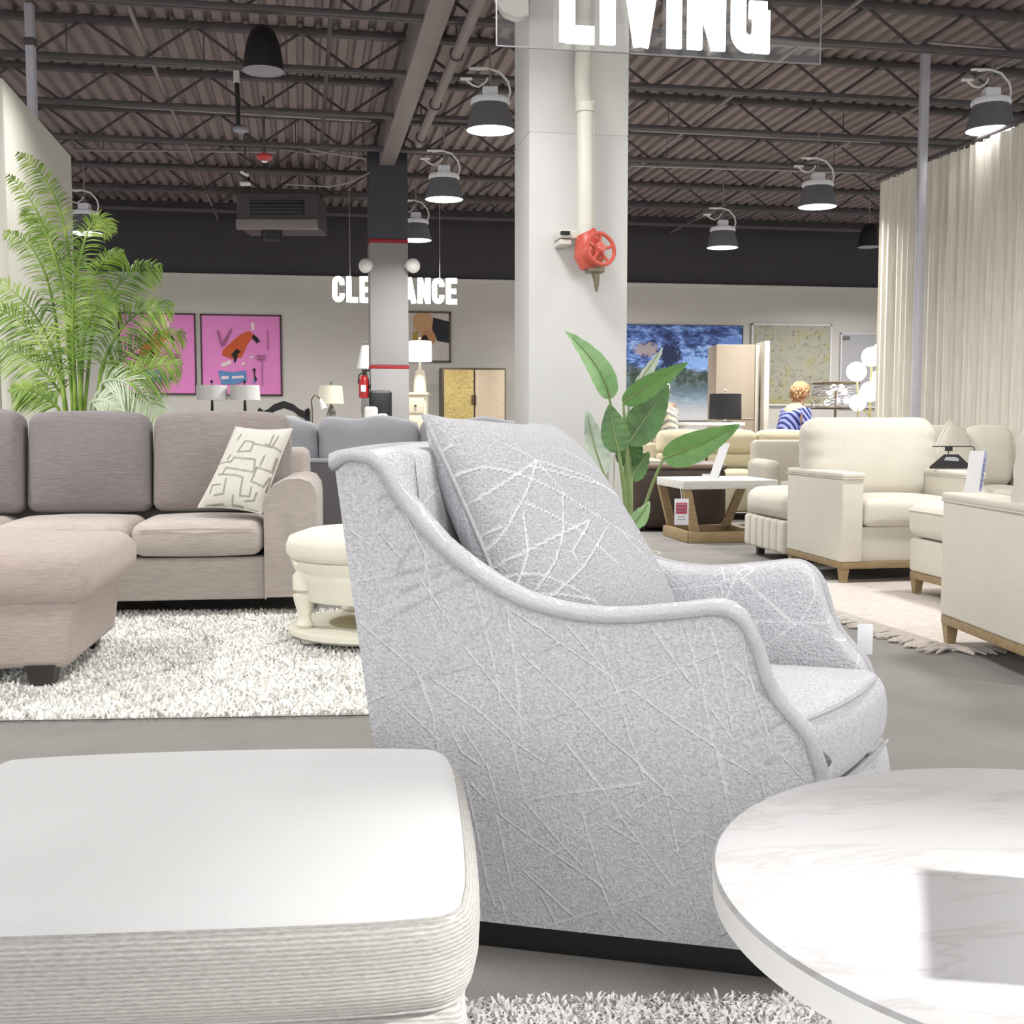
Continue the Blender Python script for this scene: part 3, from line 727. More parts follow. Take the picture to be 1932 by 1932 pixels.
# --- loose matching pillow leaning in the chair
NTp, FTp, NBp, FBp = Dp(799, 784, 2.36), Dp(1042, 802, 2.86), Dp(998, 1262, 2.235), Dp(1300, 1205, 2.66)
def pillow(NT_, FT_, NB_, FB_, tf, tb, name, mat, label, cat='pillow', group=None, seams=None, n=64, pinch=.045, loc=None, hw=.0028, seam_mat=None):
    ce = (NT_ + FT_ + NB_ + FB_) / 4
    nr = (FT_ - NT_).cross(NB_ - NT_).normalized()
    if nr.dot(CAM - ce) < 0: nr = -nr
    def pos(u, v, side):
        a, b = 2 * u - 1, 2 * v - 1
        aa = a * (1 - pinch * (1 - b * b) * 1.0); bb = b * (1 - pinch * (1 - a * a))
        uu, vv = aa / 2 + .5, bb / 2 + .5
        q = (NT_ * (1 - uu) + FT_ * uu) * (1 - vv) + (NB_ * (1 - uu) + FB_ * uu) * vv
        h = (max(0, 1 - a ** 4) ** .55) * (max(0, 1 - b ** 4) ** .55)
        h = h * (1 - .3 * (a * a * b * b))
        return q + nr * (h * tf if side > 0 else -h * tb)
    us = [.5 - .5 * math.cos(math.pi * i / n) * (1) for i in range(n + 1)]
    us = [.65 * s + .35 * i / n for i, s in enumerate(us)]
    Tp = thing(name, label, cat, loc if loc is not None else Vector((ce.x, ce.y, min(NB_.z, FB_.z))), 0, group)
    mf = MB(); mf.grid([[pos(u, v, 1) for u in us] for v in us], flip=True)
    W(mf, 'front_face', mat, Tp, sharp=0)
    o = Tp.children[0]
    if seams is not None:
        o.data.materials[0] = seam_mat or mat
        e1, e2 = (FT_ - NT_), (NB_ - NT_)
        ex = e1.normalized(); ey = (e2 - ex * e2.dot(ex)).normalized()
        off = NT_ - Tp.location
        VV = np.array(mf.v) - np.array(off)
        P2 = np.stack([VV @ np.array(ex), VV @ np.array(ey)], 1)
        def s2(px, py):
            P = Pp(px, py, ce + nr * tf * .75, nr); d = P - NT_; return (d.dot(ex), d.dot(ey))
        set_seam(o, seg_mask(P2, [[s2(*p) for p in plx] for plx in seams], hw))
    mk = MB(); mk.grid([[pos(u, v, -1) for u in us[::2]] for v in us[::2]]); W(mk, 'back_face', M['chair'] if mat in (M['chair'], M['chair_traced']) else mat, Tp, sharp=0)
    mw = MB(); ring = [pos(u, 0, 1) for u in us] + [pos(1, v, 1) for v in us[1:]] + [pos(u, 1, 1) for u in us[::-1][1:]] + [pos(0, v, 1) for v in us[::-1][1:-1]]
    mw.tube(ring, .005, 6, closed=True); W(mw, 'seam_edge', M['chair_plain'] if mat in (M['chair'], M['chair_traced']) else mat, Tp, sharp=0)
    return Tp
PSEG = [[(872,798),(882,841)], [(880,841),(909,808)], [(882,843),(947,865),(1055,940),(1146,1016),(1238,1083)], [(815,814),(863,862),(931,932)], [(863,913),(931,932),(1011,870)], [(931,932),(928,975),(923,1018),(930,1060)],
 [(1011,870),(993,954),(987,1043),(974,1102)], [(1011,870),(1052,932),(1055,1010),(1052,1056),(1038,1129)], [(885,965),(933,965),(987,975)], [(874,930),(931,986),(987,1043)], [(987,1043),(1095,991)],
 [(987,1043),(1038,1072),(1127,1148)], [(1001,962),(1020,1029),(1033,1126)], [(1001,946),(1079,1008),(1143,1078)], [(958,1088),(1038,1102),(1116,1137)], [(1122,1008),(1090,1075),(1049,1134)], [(1095,994),(1071,1045),(1084,1072)],
 [(1011,870),(1090,905),(1180,960)], [(1000,880),(1120,925),(1230,1000)], [(1180,1018),(1240,985)], [(1146,1016),(1200,1090),(1260,1120)], [(1060,850),(1130,900)], [(965,830),(1011,870)]]
pillow(NTp, FTp, NBp, FBp, .10, .105, 'chair_pillow', M['chair'], 'large embossed pale grey pillow leaning in the swooping accent chair', seams=PSEG, seam_mat=M['pillow_traced'], n=150, pinch=.05, hw=.0022)
# ================================================================ grey ottoman, bottom left
def rib_mat():
    n = NT('ribbed_grey_cloth'); n.set(Roughness=.92, Sheen_Weight=.15); n.b.inputs['Specular IOR Level'].default_value = 0.15
    f = n.noise(260, 3, .6, n.coords((.35, .35, 1.6)))
    wv = n.new('TexWave', bands_direction='Z'); wv.inputs['Scale'].default_value = 60; wv.inputs['Distortion'].default_value = .6; wv.inputs['Detail Scale'].default_value = 2
    n.link(n.tc.outputs['Object'], wv.inputs['Vector'])
    c = n.mix(.35, n.ramp(f, [(0.3, S(136, 133, 128)), (0.7, S(176, 173, 168))]), n.ramp(wv.outputs['Fac'], [(0.2, S(128, 125, 120)), (0.8, S(180, 177, 172))]))
    n.col(c); n.bump(n.math('ADD', f, n.math('MULTIPLY', wv.outputs['Fac'], .8)), .35, .003); return n.m
M['rib'] = rib_mat()
M['ott_top'] = fabric('pale_grey_cloth', S(186, 186, 185), scale=240, stretch=(.5, 1.2, 1), var=.05, bump=.22, dist=.002)
zo = .43
fr_, br_, bl_ = Zp(908, 1742, zo), Zp(850, 1412, zo), Zp(8, 1432, zo)
orot = math.atan2((br_ - bl_).y, (br_ - bl_).x)
od = (br_ - fr_).length; ow = .78
exo = Vector((math.cos(orot), math.sin(orot), 0)); eyo = Vector((-exo.y, exo.x, 0))
oc = fr_ - exo * ow / 2 + eyo * od / 2; oc.z = 0
T = thing('ottoman', 'pale grey cushioned ottoman in the bottom left, nearest the viewer', 'ottoman', oc, orot)
def rnd_plan(p):
    a, b = abs(2 * p.x / ow), abs(2 * p.y / od); return Vector((p.x * (1 - .05 * min(1, b) ** 7), p.y * (1 - .05 * min(1, a) ** 7), p.z))
m = MB(); m.rbox((0, 0, zo - .055), (ow, od, .13), .042, (.012, .012, .034), k=5, m=12, mi=1, mi_top=0, fn=rnd_plan); o = m.build('seat_cushion', [M['ott_top'], M['rib']], T, sharp=0)
def loop(w_, d_, z, r, bl=.012, n=10):
    pts = []
    for (sx, sy, a0) in ((1, 1, 0), (-1, 1, 90), (-1, -1, 180), (1, -1, 270)):
        for i in range(n + 1):
            a = math.radians(a0 + 90 * i / n); pts.append((sx * (w_ / 2 - r) + r * math.cos(a), sy * (d_ / 2 - r) + r * math.sin(a)))
    out = []
    for i, p in enumerate(pts):
        q = pts[(i + 1) % len(pts)]; L = math.hypot(q[0] - p[0], q[1] - p[1]); k = max(1, int(L / .05))
        for j in range(k):
            u = j / k; x, y = p[0] + (q[0] - p[0]) * u, p[1] + (q[1] - p[1]) * u
            fx_, fy_ = 1 - (2 * x / w_) ** 2, 1 - (2 * y / d_) ** 2
            out.append((x + math.copysign(bl, x) * max(0, fy_) * (abs(x) > w_ / 2 - r - .001), y + math.copysign(bl, y) * max(0, fx_) * (abs(y) > d_ / 2 - r - .001), z))
    return out
m = MB(); m.tube([tuple(rnd_plan(Vector(q))) for q in loop(ow - .0246, od - .0246, zo - .0022, .03, .004)], .0028, 6, closed=True); m.build('top_seam', M['rib'], T)
m = MB(); m.tube([tuple(rnd_plan(Vector(q))) for q in loop(ow - .0246, od - .0246, zo - .1085, .03, .004)], .003, 6, closed=True); m.build('lower_seam', M['rib'], T)
m = MB(); m.rbox((0, 0, .19), (ow - .03, od - .03, .26), .02, k=3); m.build('base', M['rib'], T)
for sx in (-1, 1):
    for sy in (-1, 1):
        m = MB(); m.lathe([(.018, .022), (.028, .07)], c=(sx * (ow / 2 - .07), sy * (od / 2 - .07), 0), n=14); m.build('leg', M['black'], T)
# ================================================================ shag rugs
def shag(w_, d_, dens, hgt, name, label, loc, rot, cols, wid=.006, trellis=None, region=None, keep=()):
    T = thing(name, label, 'rug', loc, rot)
    m = MB(); m.rbox((0, 0, .005), (w_ - .03, d_ - .03, .01), .004, k=1); m.build('backing', M[cols[0]], T)
    r = random.Random(5); vs = []; fs = []; mi = []
    Ri = Matrix.Rotation(-rot, 4, 'Z'); keep = [tuple((Ri @ (Vector((p[0], p[1], 0)) - Vector((loc[0], loc[1], 0)))).xy) + (p[2],) for p in keep]
    x0, x1, y0_, y1 = region or (-w_ / 2 - .012, w_ / 2 + .012, -d_ / 2 - .012, d_ / 2 + .012)
    nx, ny = int((x1 - x0) / dens), int((y1 - y0_) / dens)
    for i in range(nx):
        for j in range(ny):
            x = x0 + (i + r.random()) * dens; y = y0_ + (j + r.random()) * dens
            if any((x - kx_) ** 2 + (y - ky_) ** 2 < kr_ * kr_ for kx_, ky_, kr_ in keep): continue
            a = r.random() * 6.283; ca, sa = math.cos(a), math.sin(a)
            h = hgt * (.6 + .6 * r.random()); ln = hgt * (.35 + .9 * r.random())
            bx, by = x + ca * ln, y + sa * ln; b = len(vs)
            px_, py_ = -sa * wid, ca * wid
            vs += [(x - px_, y - py_, .008), (x + px_, y + py_, .008), (x + ca * ln * .5 + px_, y + sa * ln * .5 + py_, .008 + h * .8), (x + ca * ln * .5 - px_, y + sa * ln * .5 - py_, .008 + h * .8), (bx, by, .008 + h)]
            fs += [(b, b + 1, b + 2, b + 3), (b + 3, b + 2, b + 4)]
            k = 1 if (trellis and trellis(x, y, r)) else 0
            mi += [k, k]
    m = MB(); m.v = vs; m.f = fs; m.mi = mi
    m.build('pile', [M[cols[0]], M[cols[1]]], T, sharp=0, kind='stuff'); return T
M['shag_white'] = plain('ivory_wool_pile', S(254, 252, 245), .95, var=.02, scale=60)
M['shag_line'] = plain('grey_wool_pile', S(206, 203, 196), .95, var=.05, scale=60)
M['shag_grey'] = plain('pale_grey_pile', S(250, 247, 243), .95, var=.03, scale=60)
M['shag_dark'] = plain('greyish_pile', S(180, 177, 173), .95, var=.06, scale=60)
f1, f2 = Zp(925, 1876, .02), Zp(1450, 1868, .02)
rr = math.atan2((f2 - f1).y, (f2 - f1).x); ex_ = Vector((math.cos(rr), math.sin(rr), 0)); ey_ = Vector((-ex_.y, ex_.x, 0))
rc = (f1 + f2) / 2 - ey_ * .85 + ex_ * .35; rc.z = .001
tc_ = cw(.71, 1.345) + Vector((0, 0, .013)); TT = .437
shag(2.4, 1.7, .0075, .012, 'shag_rug', 'pale grey shag rug at the bottom edge under the round table', rc, rr, ('shag_grey', 'shag_dark'), .0028, lambda x, y, r: r.random() < .22, region=(-1.1, .6, .3, .85), keep=[(tc_.x, tc_.y, .215)])
# ================================================================ round coffee table
def marble():
    n = NT('white_marble_laminate'); n.set(Roughness=.35); n.b.inputs['Specular IOR Level'].default_value = .3
    v = n.coords((2.2, 9, 1), (0, 0, math.radians(-12)))
    f = n.noise(1.6, 7, .62, v, .6)
    ln = n.ramp(f, [(0.40, S(162, 161, 161)), (0.52, S(161, 160, 160)), (0.565, S(150, 148, 147)), (0.60, S(161, 160, 160)), (0.7, S(163, 162, 162))])
    n.col(ln); return n.m
M['marble'] = marble()
T = thing('coffee_table', 'round white marble look coffee table in the bottom right', 'table', tc_)
m = MB(); m.lathe([(.001, TT - .045), (.455, TT - .045), (.464, TT - .04), (.466, TT - .006), (.462, TT - .001), (.455, TT), (.001, TT)], n=128, cap=False); o = m.build('table_top', [M['marble'], plain('table_edge_band', S(226, 225, 222), .4, var=.02)], T)
for pgn in o.data.polygons:
    if abs(pgn.normal.z) < .6: pgn.material_index = 1
m = MB(); m.lathe([(.2, .02), (.2, .025), (.19, .04), (.14, TT - .06), (.16, TT - .045)], n=48); m.build('pedestal', M['marble'], T)
# price card standing at the right of the table, out of the frame; its shadow falls on the marble
TT = .45
pA, pB = Zp(1735, 1645, TT), Zp(1835, 1845, TT)
pC, pD = Zp(1932, 1660, TT), Zp(1932, 1848, TT)
sd = (pC - pA).normalized()
kA, kB = pA + sd * .26, pB + sd * .215
M['card_white'] = plain('white_card', S(235, 235, 238), .6, var=.02)
T = thing('price_sign', 'white price card standing on the round marble coffee table', 'sign', ((kA + kB) / 2))
m = MB(); ch_ = .2
u_ = (kB - kA); m.add([kA, kB, kB + Vector((0, 0, ch_)), kA + Vector((0, 0, ch_))] + [p + sd * .003 for p in (kA, kB, kB + Vector((0, 0, ch_)), kA + Vector((0, 0, ch_)))], [(0, 1, 2, 3), (7, 6, 5, 4), (0, 3, 7, 4), (3, 2, 6, 7), (2, 1, 5, 6), (1, 0, 4, 5)])
W(m, 'card', M['card_white'], T, smooth=False)
SHADOW_DIR = (sd, ch_ / .26, (kA + kB) / 2 + Vector((0, 0, ch_)))
# ================================================================ middle distance furniture
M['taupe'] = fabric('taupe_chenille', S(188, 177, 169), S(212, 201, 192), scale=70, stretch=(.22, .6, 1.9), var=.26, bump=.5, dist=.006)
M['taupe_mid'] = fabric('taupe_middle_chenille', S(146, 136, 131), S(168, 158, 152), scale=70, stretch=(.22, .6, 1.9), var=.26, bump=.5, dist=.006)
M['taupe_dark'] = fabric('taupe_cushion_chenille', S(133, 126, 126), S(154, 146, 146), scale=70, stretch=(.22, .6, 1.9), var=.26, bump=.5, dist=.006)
M['taupe_pink'] = fabric('pinkish_taupe_chenille', S(184, 168, 160), S(206, 192, 184), scale=80, stretch=(.25, .6, 1.9), var=.26, bump=.5, dist=.006)
M['leg_dark'] = plain('dark_stained_leg', S(52, 48, 47), .45, var=.08)
M['cream'] = fabric('cream_boucle', S(222, 216, 202), scale=120, stretch=(.6, .6, 1.3), var=.06, bump=.5, dist=.006)
M['cream2'] = fabric('warm_cream_cloth', S(196, 186, 158), scale=120, var=.06, bump=.3)
M['greycloth'] = fabric('grey_sofa_cloth', S(164, 164, 169), scale=200, var=.06, bump=.2)
M['greydark'] = fabric('grey_sofa_back_cloth', S(104, 101, 102), scale=200, var=.05, bump=.15)
M['brownl'] = plain('dark_brown_leather', S(66, 52, 44), .5, var=.1, scale=6, bump=.1)
M['oak'] = None
def wood(name, a, b, sc_=(1, 9, 9)):
    n = NT(name); n.set(Roughness=.5); f = n.noise(6, 5, .6, n.coords(sc_), .4)
    n.col(n.ramp(f, [(0.3, a), (0.7, b)])); n.bump(f, .05, .002); return n.m
M['oak'] = wood('pale_oak', S(140, 118, 84), S(172, 148, 110))
M['greywood'] = wood('whitewashed_oak', S(196, 192, 184), S(222, 219, 212))
M['ivory'] = plain('ivory_enamel', S(236, 232, 214), .5, var=.03, scale=8)
M['ivory_cloth'] = fabric('ivory_linen', S(226, 221, 205), scale=220, var=.04, bump=.15)
rbx = lambda m, *a, **k: m.rbox(*a, **k)
# ---- white trellis rug
e1, e2 = Zp(0, 1352, .02), Zp(690, 1341, .02)
rr = math.atan2((e2 - e1).y, (e2 - e1).x); ex_ = Vector((math.cos(rr), math.sin(rr), 0)); ey_ = Vector((-ex_.y, ex_.x, 0))
RW, RD = 3.0, 2.15
rc = e2 + ex_ * .3 - ex_ * RW / 2 + ey_ * RD / 2; rc.z = .001
def trel(x, y, r):
    u, v = x / .42, y / .62
    a = abs((u + v) % 1 - .5); b = abs((u - v) % 1 - .5)
    return (a < .035 or b < .035) and r.random() < .7
KEEP = []
RUGCALL = lambda: shag(RW, RD, .0125, .017, 'trellis_rug', 'ivory shag rug with faint grey trellis lines under the taupe sofa', rc, rr, ('shag_white', 'shag_line'), .0042, trel, keep=KEEP)
# ---- taupe sofa, built square to the viewer
dS = 5.88
sx_ = lambda px, d=dS: (px - CX) / F * d
SR = CAMROT + .13
xR0 = sx_(598); SO = cw(xR0, dS, .0125) - Matrix.Rotation(SR, 3, 'Z') @ Vector((xR0, 0, 0))
def sl_(px, back=0.0):
    k = (px - CX) / F; c, s = math.cos(.13), math.sin(.13); x0, d0 = xR0 - back * s, dS + back * c
    return xR0 - (x0 - k * d0) / (c - k * s)
T = thing('sofa', 'taupe chenille three seat sofa with rounded arms on the left', 'sofa', SO, SR)
xR, xA, xM = sl_(598), sl_(497), sl_(243); xL = xM - (xA - xM)
xLL = -3.0
m = MB(); m.rbox(((xLL + xA) / 2, .43, .185), (xA - xLL, .84, .215), .012, k=2); m.build('base', M['taupe'], T)
m = MB(); m.rbox(((xLL + xR) / 2 - .03, .86, .45), (xR - xLL - .08, .16, .75), .05, k=3); m.build('back_frame', M['taupe'], T)
def arm_prof(x0, x1, flip):
    w = x1 - x0
    pts = [(0, .08), (0, .54), (.01, .60), (.05, .655), (.11, .685), (.18, .69), (.235, .672), (.263, .63), (.27, .58), (.268, .08)]
    pts = [(p[0] * w / .27, p[1]) for p in pts]
    return [((x0 + p[0]) if not flip else (x1 - p[0]), p[1]) for p in pts]
for (x0, x1, fl_) in ((xA, xR, False), (xLL - .27, xLL, True)):
    m = MB(); pr = arm_prof(x0, x1, fl_); rows = []
    for (y, ins) in ((-.03, .02), (-.045, .0), (.0, -.004), (.45, 0), (.88, 0), (.9, .02)):
        cxx = (x0 + x1) / 2
        rows.append([(cxx + (p[0] - cxx) * (1 - ins * 4), y, .35 + (p[1] - .35) * (1 - ins * 2)) for p in pr])
    m.grid(rows, flip=not fl_); m.f.append(tuple(range(len(pr)))); m.mi.append(0); n_ = len(pr); m.f.append(tuple(range(5 * n_, 6 * n_))[::-1]); m.mi.append(0)
    m.build('arm', M['taupe'], T, sharp=50)
for (a, b) in ((xM, xA), (xL, xM), (xLL + .005, xL)):
    m = MB(); m.rbox(((a + b) / 2, .25, .39), (b - a - .012, .62, .165), .06, (.004, .02, .022), k=4, m=6); m.build('seat_cushion', M['taupe'], T, sharp=0)
    m = MB(); m.tube([((a + .05), -.065, .44), ((a + b) / 2, -.083, .447), ((b - .05), -.065, .44)], .004, 5); m.build('cushion_seam', M['taupe'], T)
def back_cush(a, b, y, zt__, ang=-.12, mat='taupe_dark'):
    m = MB(); h = zt__ - .49; cx_ = (a + b) / 2
    R = Matrix.Translation((cx_, y, .49 + h / 2)) @ Matrix.Rotation(ang, 4, 'X')
    def fn(p):
        q = Vector(p); s = (p.z / h + .5)
        q.x *= 1 - .03 * s; 
        if p.z > h * .3: q.z -= .02 * (2 * p.x / (b - a)) ** 6
        return q
    m.rbox((0, 0, 0), (b - a - .008, .2, h), .05, (.004, .055, .012), k=4, m=6, fn=fn, M=R); m.build('back_cushion', M[mat], T, sharp=0)
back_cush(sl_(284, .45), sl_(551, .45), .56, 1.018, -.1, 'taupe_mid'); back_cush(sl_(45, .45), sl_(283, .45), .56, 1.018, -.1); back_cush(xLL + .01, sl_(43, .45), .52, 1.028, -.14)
for x in (xR - .06, xLL - .2):
    for y in (.02, .82):
        m = MB(); m.rbox((x, y, .043), (.05, .05, .082), .005); m.build('leg', M['leg_dark'], T)
        wq = SO + Matrix.Rotation(SR, 3, 'Z') @ Vector((x, y, 0)); KEEP.append((wq.x, wq.y, .07))
# patterned pillow on the sofa
def pat_mat():
    n = NT('cream_maze_print'); n.set(Roughness=.9)
    at = n.new('Attribute', attribute_name='seam')
    base = n.ramp(n.noise(120, 3), [(0.3, S(200, 197, 186)), (0.7, S(214, 211, 201))])
    n.col(n.mix(n.math('MULTIPLY', at.outputs['Fac'], .85), base, S(132, 127, 116))); n.bump(n.noise(250), .3, .003); return n.m
MAZE = [[(450,854),(464,833),(480,836),(474,853),(450,854)], [(480,839),(513,845),(524,823)], [(516,821),(508,843)], [(502,839),(533,850),(543,832)], [(530,858),(541,836)], [(411,873),(437,873),(443,865),(483,869),(480,893),(428,884),(420,896)],
 [(520,862),(511,889),(485,884),(480,900)], [(413,896),(449,899),(460,903),(453,936),(471,937),(475,921)], [(428,905),(422,932),(404,934)], [(486,885),(475,910),(496,918),(507,899)], [(384,950),(417,948),(422,957),(442,965)],
 [(449,957),(482,961)], [(499,925),(513,892),(526,903)], [(436,860),(430,868)], [(500,862),(492,880)], [(462,945),(478,944),(484,930)], [(440,935),(436,950),(455,953)], [(455,818),(449,830)], [(395,930),(400,915),(416,915)], [(533,862),(527,885)]]
M['maze'] = pat_mat()
pillow(Dp(445, 806, 6.08), Dp(551, 809, 6.05), Dp(374, 957, 5.90), Dp(494, 969, 5.85), .06, .05, 'throw_pillow', M['maze'], 'cream throw pillow with grey maze line print against the sofa arm', n=110, pinch=.06, seams=MAZE, hw=.0042)
# ---- taupe ottoman at the left edge
q0 = Zp(125, 1273, .06)
orz = -.05
T = thing('taupe_ottoman', 'pinkish taupe upholstered ottoman on dark tapered legs, cut by the left edge', 'ottoman', (q0.x, q0.y, .0125), orz)
OW, OD = 1.05, .86
m = MB()
def tap(p):
    s = (p.z - .2) / .27 + .5; k = 1 - .06 * (1 - s); return Vector((-.5 * OW + .02 + (p.x + .5 * OW) * k, OD / 2 + (p.y - OD / 2) * k, p.z))
m.rbox((-OW / 2 + .02, OD / 2, .2), (OW, OD, .27), .035, k=3, fn=tap); m.build('base', M['taupe_pink'], T, sharp=0)
m = MB(); m.rbox((-OW / 2 + .05, OD / 2, .405), (OW + .1, OD + .12, .185), .085, (.02, .02, .03), k=4, m=6); m.build('seat_cushion', M['taupe_pink'], T, sharp=0)
for x in (-.1, -OW + .12):
    for y in (.08, OD - .08):
        m = MB(); m.prism([(-.055, -.055), (.055, -.055), (.055, .055), (-.055, .055)], 0, .078, M=Matrix.Translation((x, y, 0)))
        m.v = [((v[0] - x) * (.72 + .28 * v[2] / .078) + x, (v[1] - y) * (.72 + .28 * v[2] / .078) + y, v[2]) for v in m.v]; m.build('leg', M['leg_dark'], T, sharp=20); wq = Matrix.Rotation(orz, 3, 'Z') @ Vector((x, y, 0)) + q0; KEEP.append((wq.x, wq.y, .09))
M['chest_beige'] = plain('beige_cane', S(206, 194, 158), .7, var=.06, scale=60)
# ---- round ivory cocktail ottoman with turned legs
rc_ = cw(sx_(706, 5.2), 5.2, -.0105)
T = thing('round_stool', 'round ivory cocktail ottoman with turned legs and a lower shelf', 'stool', rc_)
m = MB(); m.lathe([(.001, .40), (.375, .40), (.392, .425), (.392, .46), (.375, .495), (.30, .52), (.001, .53)], n=64, cap=False, fn=lambda a, z: 1 + (.006 * math.cos(a * 16) if z > .48 else 0)); m.build('cushion', M['ivory_cloth'], T, sharp=0)
m = MB(); m.lathe([(.001, .22), (.325, .22), (.335, .235), (.335, .30), (.345, .315), (.345, .345), (.36, .36), (.375, .398), (.001, .4)], n=64, cap=False); m.build('apron', M['ivory'], T)
for k in range(4):
    a = math.radians(28 + 90 * k) - YAW
    m = MB(); m.lathe([(.03, .10), (.042, .115), (.03, .13), (.026, .15), (.046, .22), (.05, .245), (.03, .258), (.05, .27), (.05, .33), (.035, .35), (.05, .38), (.046, .395)], c=(.33 * math.cos(a), .33 * math.sin(a), 0), n=18); m.build('leg', M['ivory'], T)
    m = MB(); m.lathe([(.025, .024), (.045, .032), (.045, .045), (.03, .056)], c=(.3 * math.cos(a), .3 * math.sin(a), 0), n=18); m.build('foot', M['ivory'], T); KEEP.append((rc_.x + .3 * math.cos(a), rc_.y + .3 * math.sin(a), .075))
m = MB(); m.lathe([(.001, .055), (.355, .055), (.385, .07), (.385, .09), (.37, .10), (.001, .10)], n=64, cap=False); m.build('lower_shelf', M['ivory'], T)
m = MB(); m.lathe([(.001, .1005), (.2, .1005), (.205, .103), (.001, .104)], n=40, cap=False); m.build('shelf_inset', M['chest_beige'], T)
RUGCALL()
# ---- pale grey sofa seen from behind
dG = 7.72
T = thing('grey_sofa', 'pale grey sofa seen from behind, between the taupe sofa and the white column', 'sofa', cw(0, dG), CAMROT)
gx0_, gx1_ = -2.05, .14
m = MB(); m.rbox(((gx0_ + gx1_) / 2, .05, .39), (gx1_ - gx0_, .1, .66), .01, k=2); m.build('back_panel', M['greydark'], T)
m = MB(); m.rbox(((gx0_ + gx1_) / 2, .06, .722), (gx1_ - gx0_ + .01, .14, .03), .014, k=3); m.build('back_rail', M['greycloth'], T)
m = MB(); m.rbox(((gx0_ + gx1_) / 2, .5, .24), (gx1_ - gx0_, .76, .34), .03, k=2); m.build('base', M['greycloth'], T)
for x in (gx0_ + .09, gx1_ - .09):
    m = MB(); m.rbox((x, .53, .36), (.18, .82, .56), .05, k=3); m.build('arm', M['greycloth'], T)
for (a, b, z) in ((-1.98, -1.325, .985), (-1.305, -.635, 1.0), (-.62, .075, .985)):
    m = MB(); R = Matrix.Translation(((a + b) / 2, .24, .73)) @ Matrix.Rotation(.05, 4, 'X')
    def fn(p):
        q = Vector(p)
        if p.z > .1: q.y += -.04 * (p.z - .1) / .14 * (1 - abs(math.sin(p.x * 14)) * .4); q.z += .012 * math.sin(p.x * 17)
        return q
    m.rbox((0, 0, 0), (b - a, .2, (z - .46)), .07, (.01, .04, .015), k=4, m=12, fn=fn, M=R); m.build('back_cushion', M['greycloth'], T, sharp=0)
    m = MB(); m.rbox(((a + b) / 2, .66, .46), (b - a, .52, .14), .05, (0, .01, .02), k=3, m=4); m.build('seat_cushion', M['greycloth'], T, sharp=0)
for x in (gx0_ + .1, gx1_ - .1):
    for y in (.06, .85):
        m = MB(); m.rbox((x, y, .035), (.05, .05, .07), .005); m.build('leg', M['leg_dark'], T)
# ---- palm behind the sofa
M['palm'] = NT('palm_leaf').m
n = NT('palm_leaf_green'); n.set(Roughness=.5); n.col(n.ramp(n.noise(5, 2), [(0.3, S(70, 102, 30)), (0.52, S(120, 154, 48)), (0.72, S(186, 208, 112))])); M['palm'] = n.m
n = NT('palm_leaf_pale'); n.set(Roughness=.5); n.col(n.ramp(n.noise(5, 2), [(0.3, S(150, 174, 118)), (0.7, S(216, 228, 200))])); M['palm_pale'] = n.m
M['palm_stem'] = plain('palm_stem', S(92, 106, 58), .5, var=.12)
M['pot'] = plain('dark_plant_pot', S(60, 58, 56), .6)
dP = 7.3
pb = Dp(150, 775, dP); pb0 = Vector((pb.x, pb.y, 0))
T = thing('palm', 'tall potted palm with arching feathery fronds behind the taupe sofa', 'potted plant', pb0)
m = MB(); m.lathe([(.001, .0), (.15, .0), (.19, .32), (.2, .34), (.185, .34), (.17, .30), (.001, .30)], n=32, cap=False); m.build('pot', M['pot'], T)
FR = [((130, 480), (112, 330), (30, 286), .1, .62), ((122, 560), (85, 380), (12, 328), -.1, .55), ((140, 560), (165, 350), (216, 440), .15, .7), ((172, 640), (220, 490), (308, 503), .2, .9), ((190, 700), (235, 560), (330, 582), -.1, 1.0),
      ((195, 720), (255, 630), (352, 632), .1, 1.0), ((205, 745), (265, 680), (345, 690), -.25, .9), ((190, 725), (238, 690), (305, 795), -.3, 1.1), ((110, 690), (70, 560), (-15, 528), .05, 1.0), ((118, 730), (60, 590), (-20, 580), -.2, 1.0),
      ((120, 750), (60, 655), (-25, 650), .15, .9), ((105, 600), (80, 440), (5, 438), .25, .6), ((128, 520), (85, 430), (40, 396), .2, .6), ((110, 770), (60, 720), (20, 742), -.1, .7),
      ((160, 590), (178, 470), (235, 475), .35, .8), ((150, 690), (165, 560), (225, 560), -.35, .8), ((140, 720), (130, 560), (150, 470), -.3, 1.0), ((170, 760), (210, 740), (225, 800), -.35, .9)]
rnd = random.Random(11)
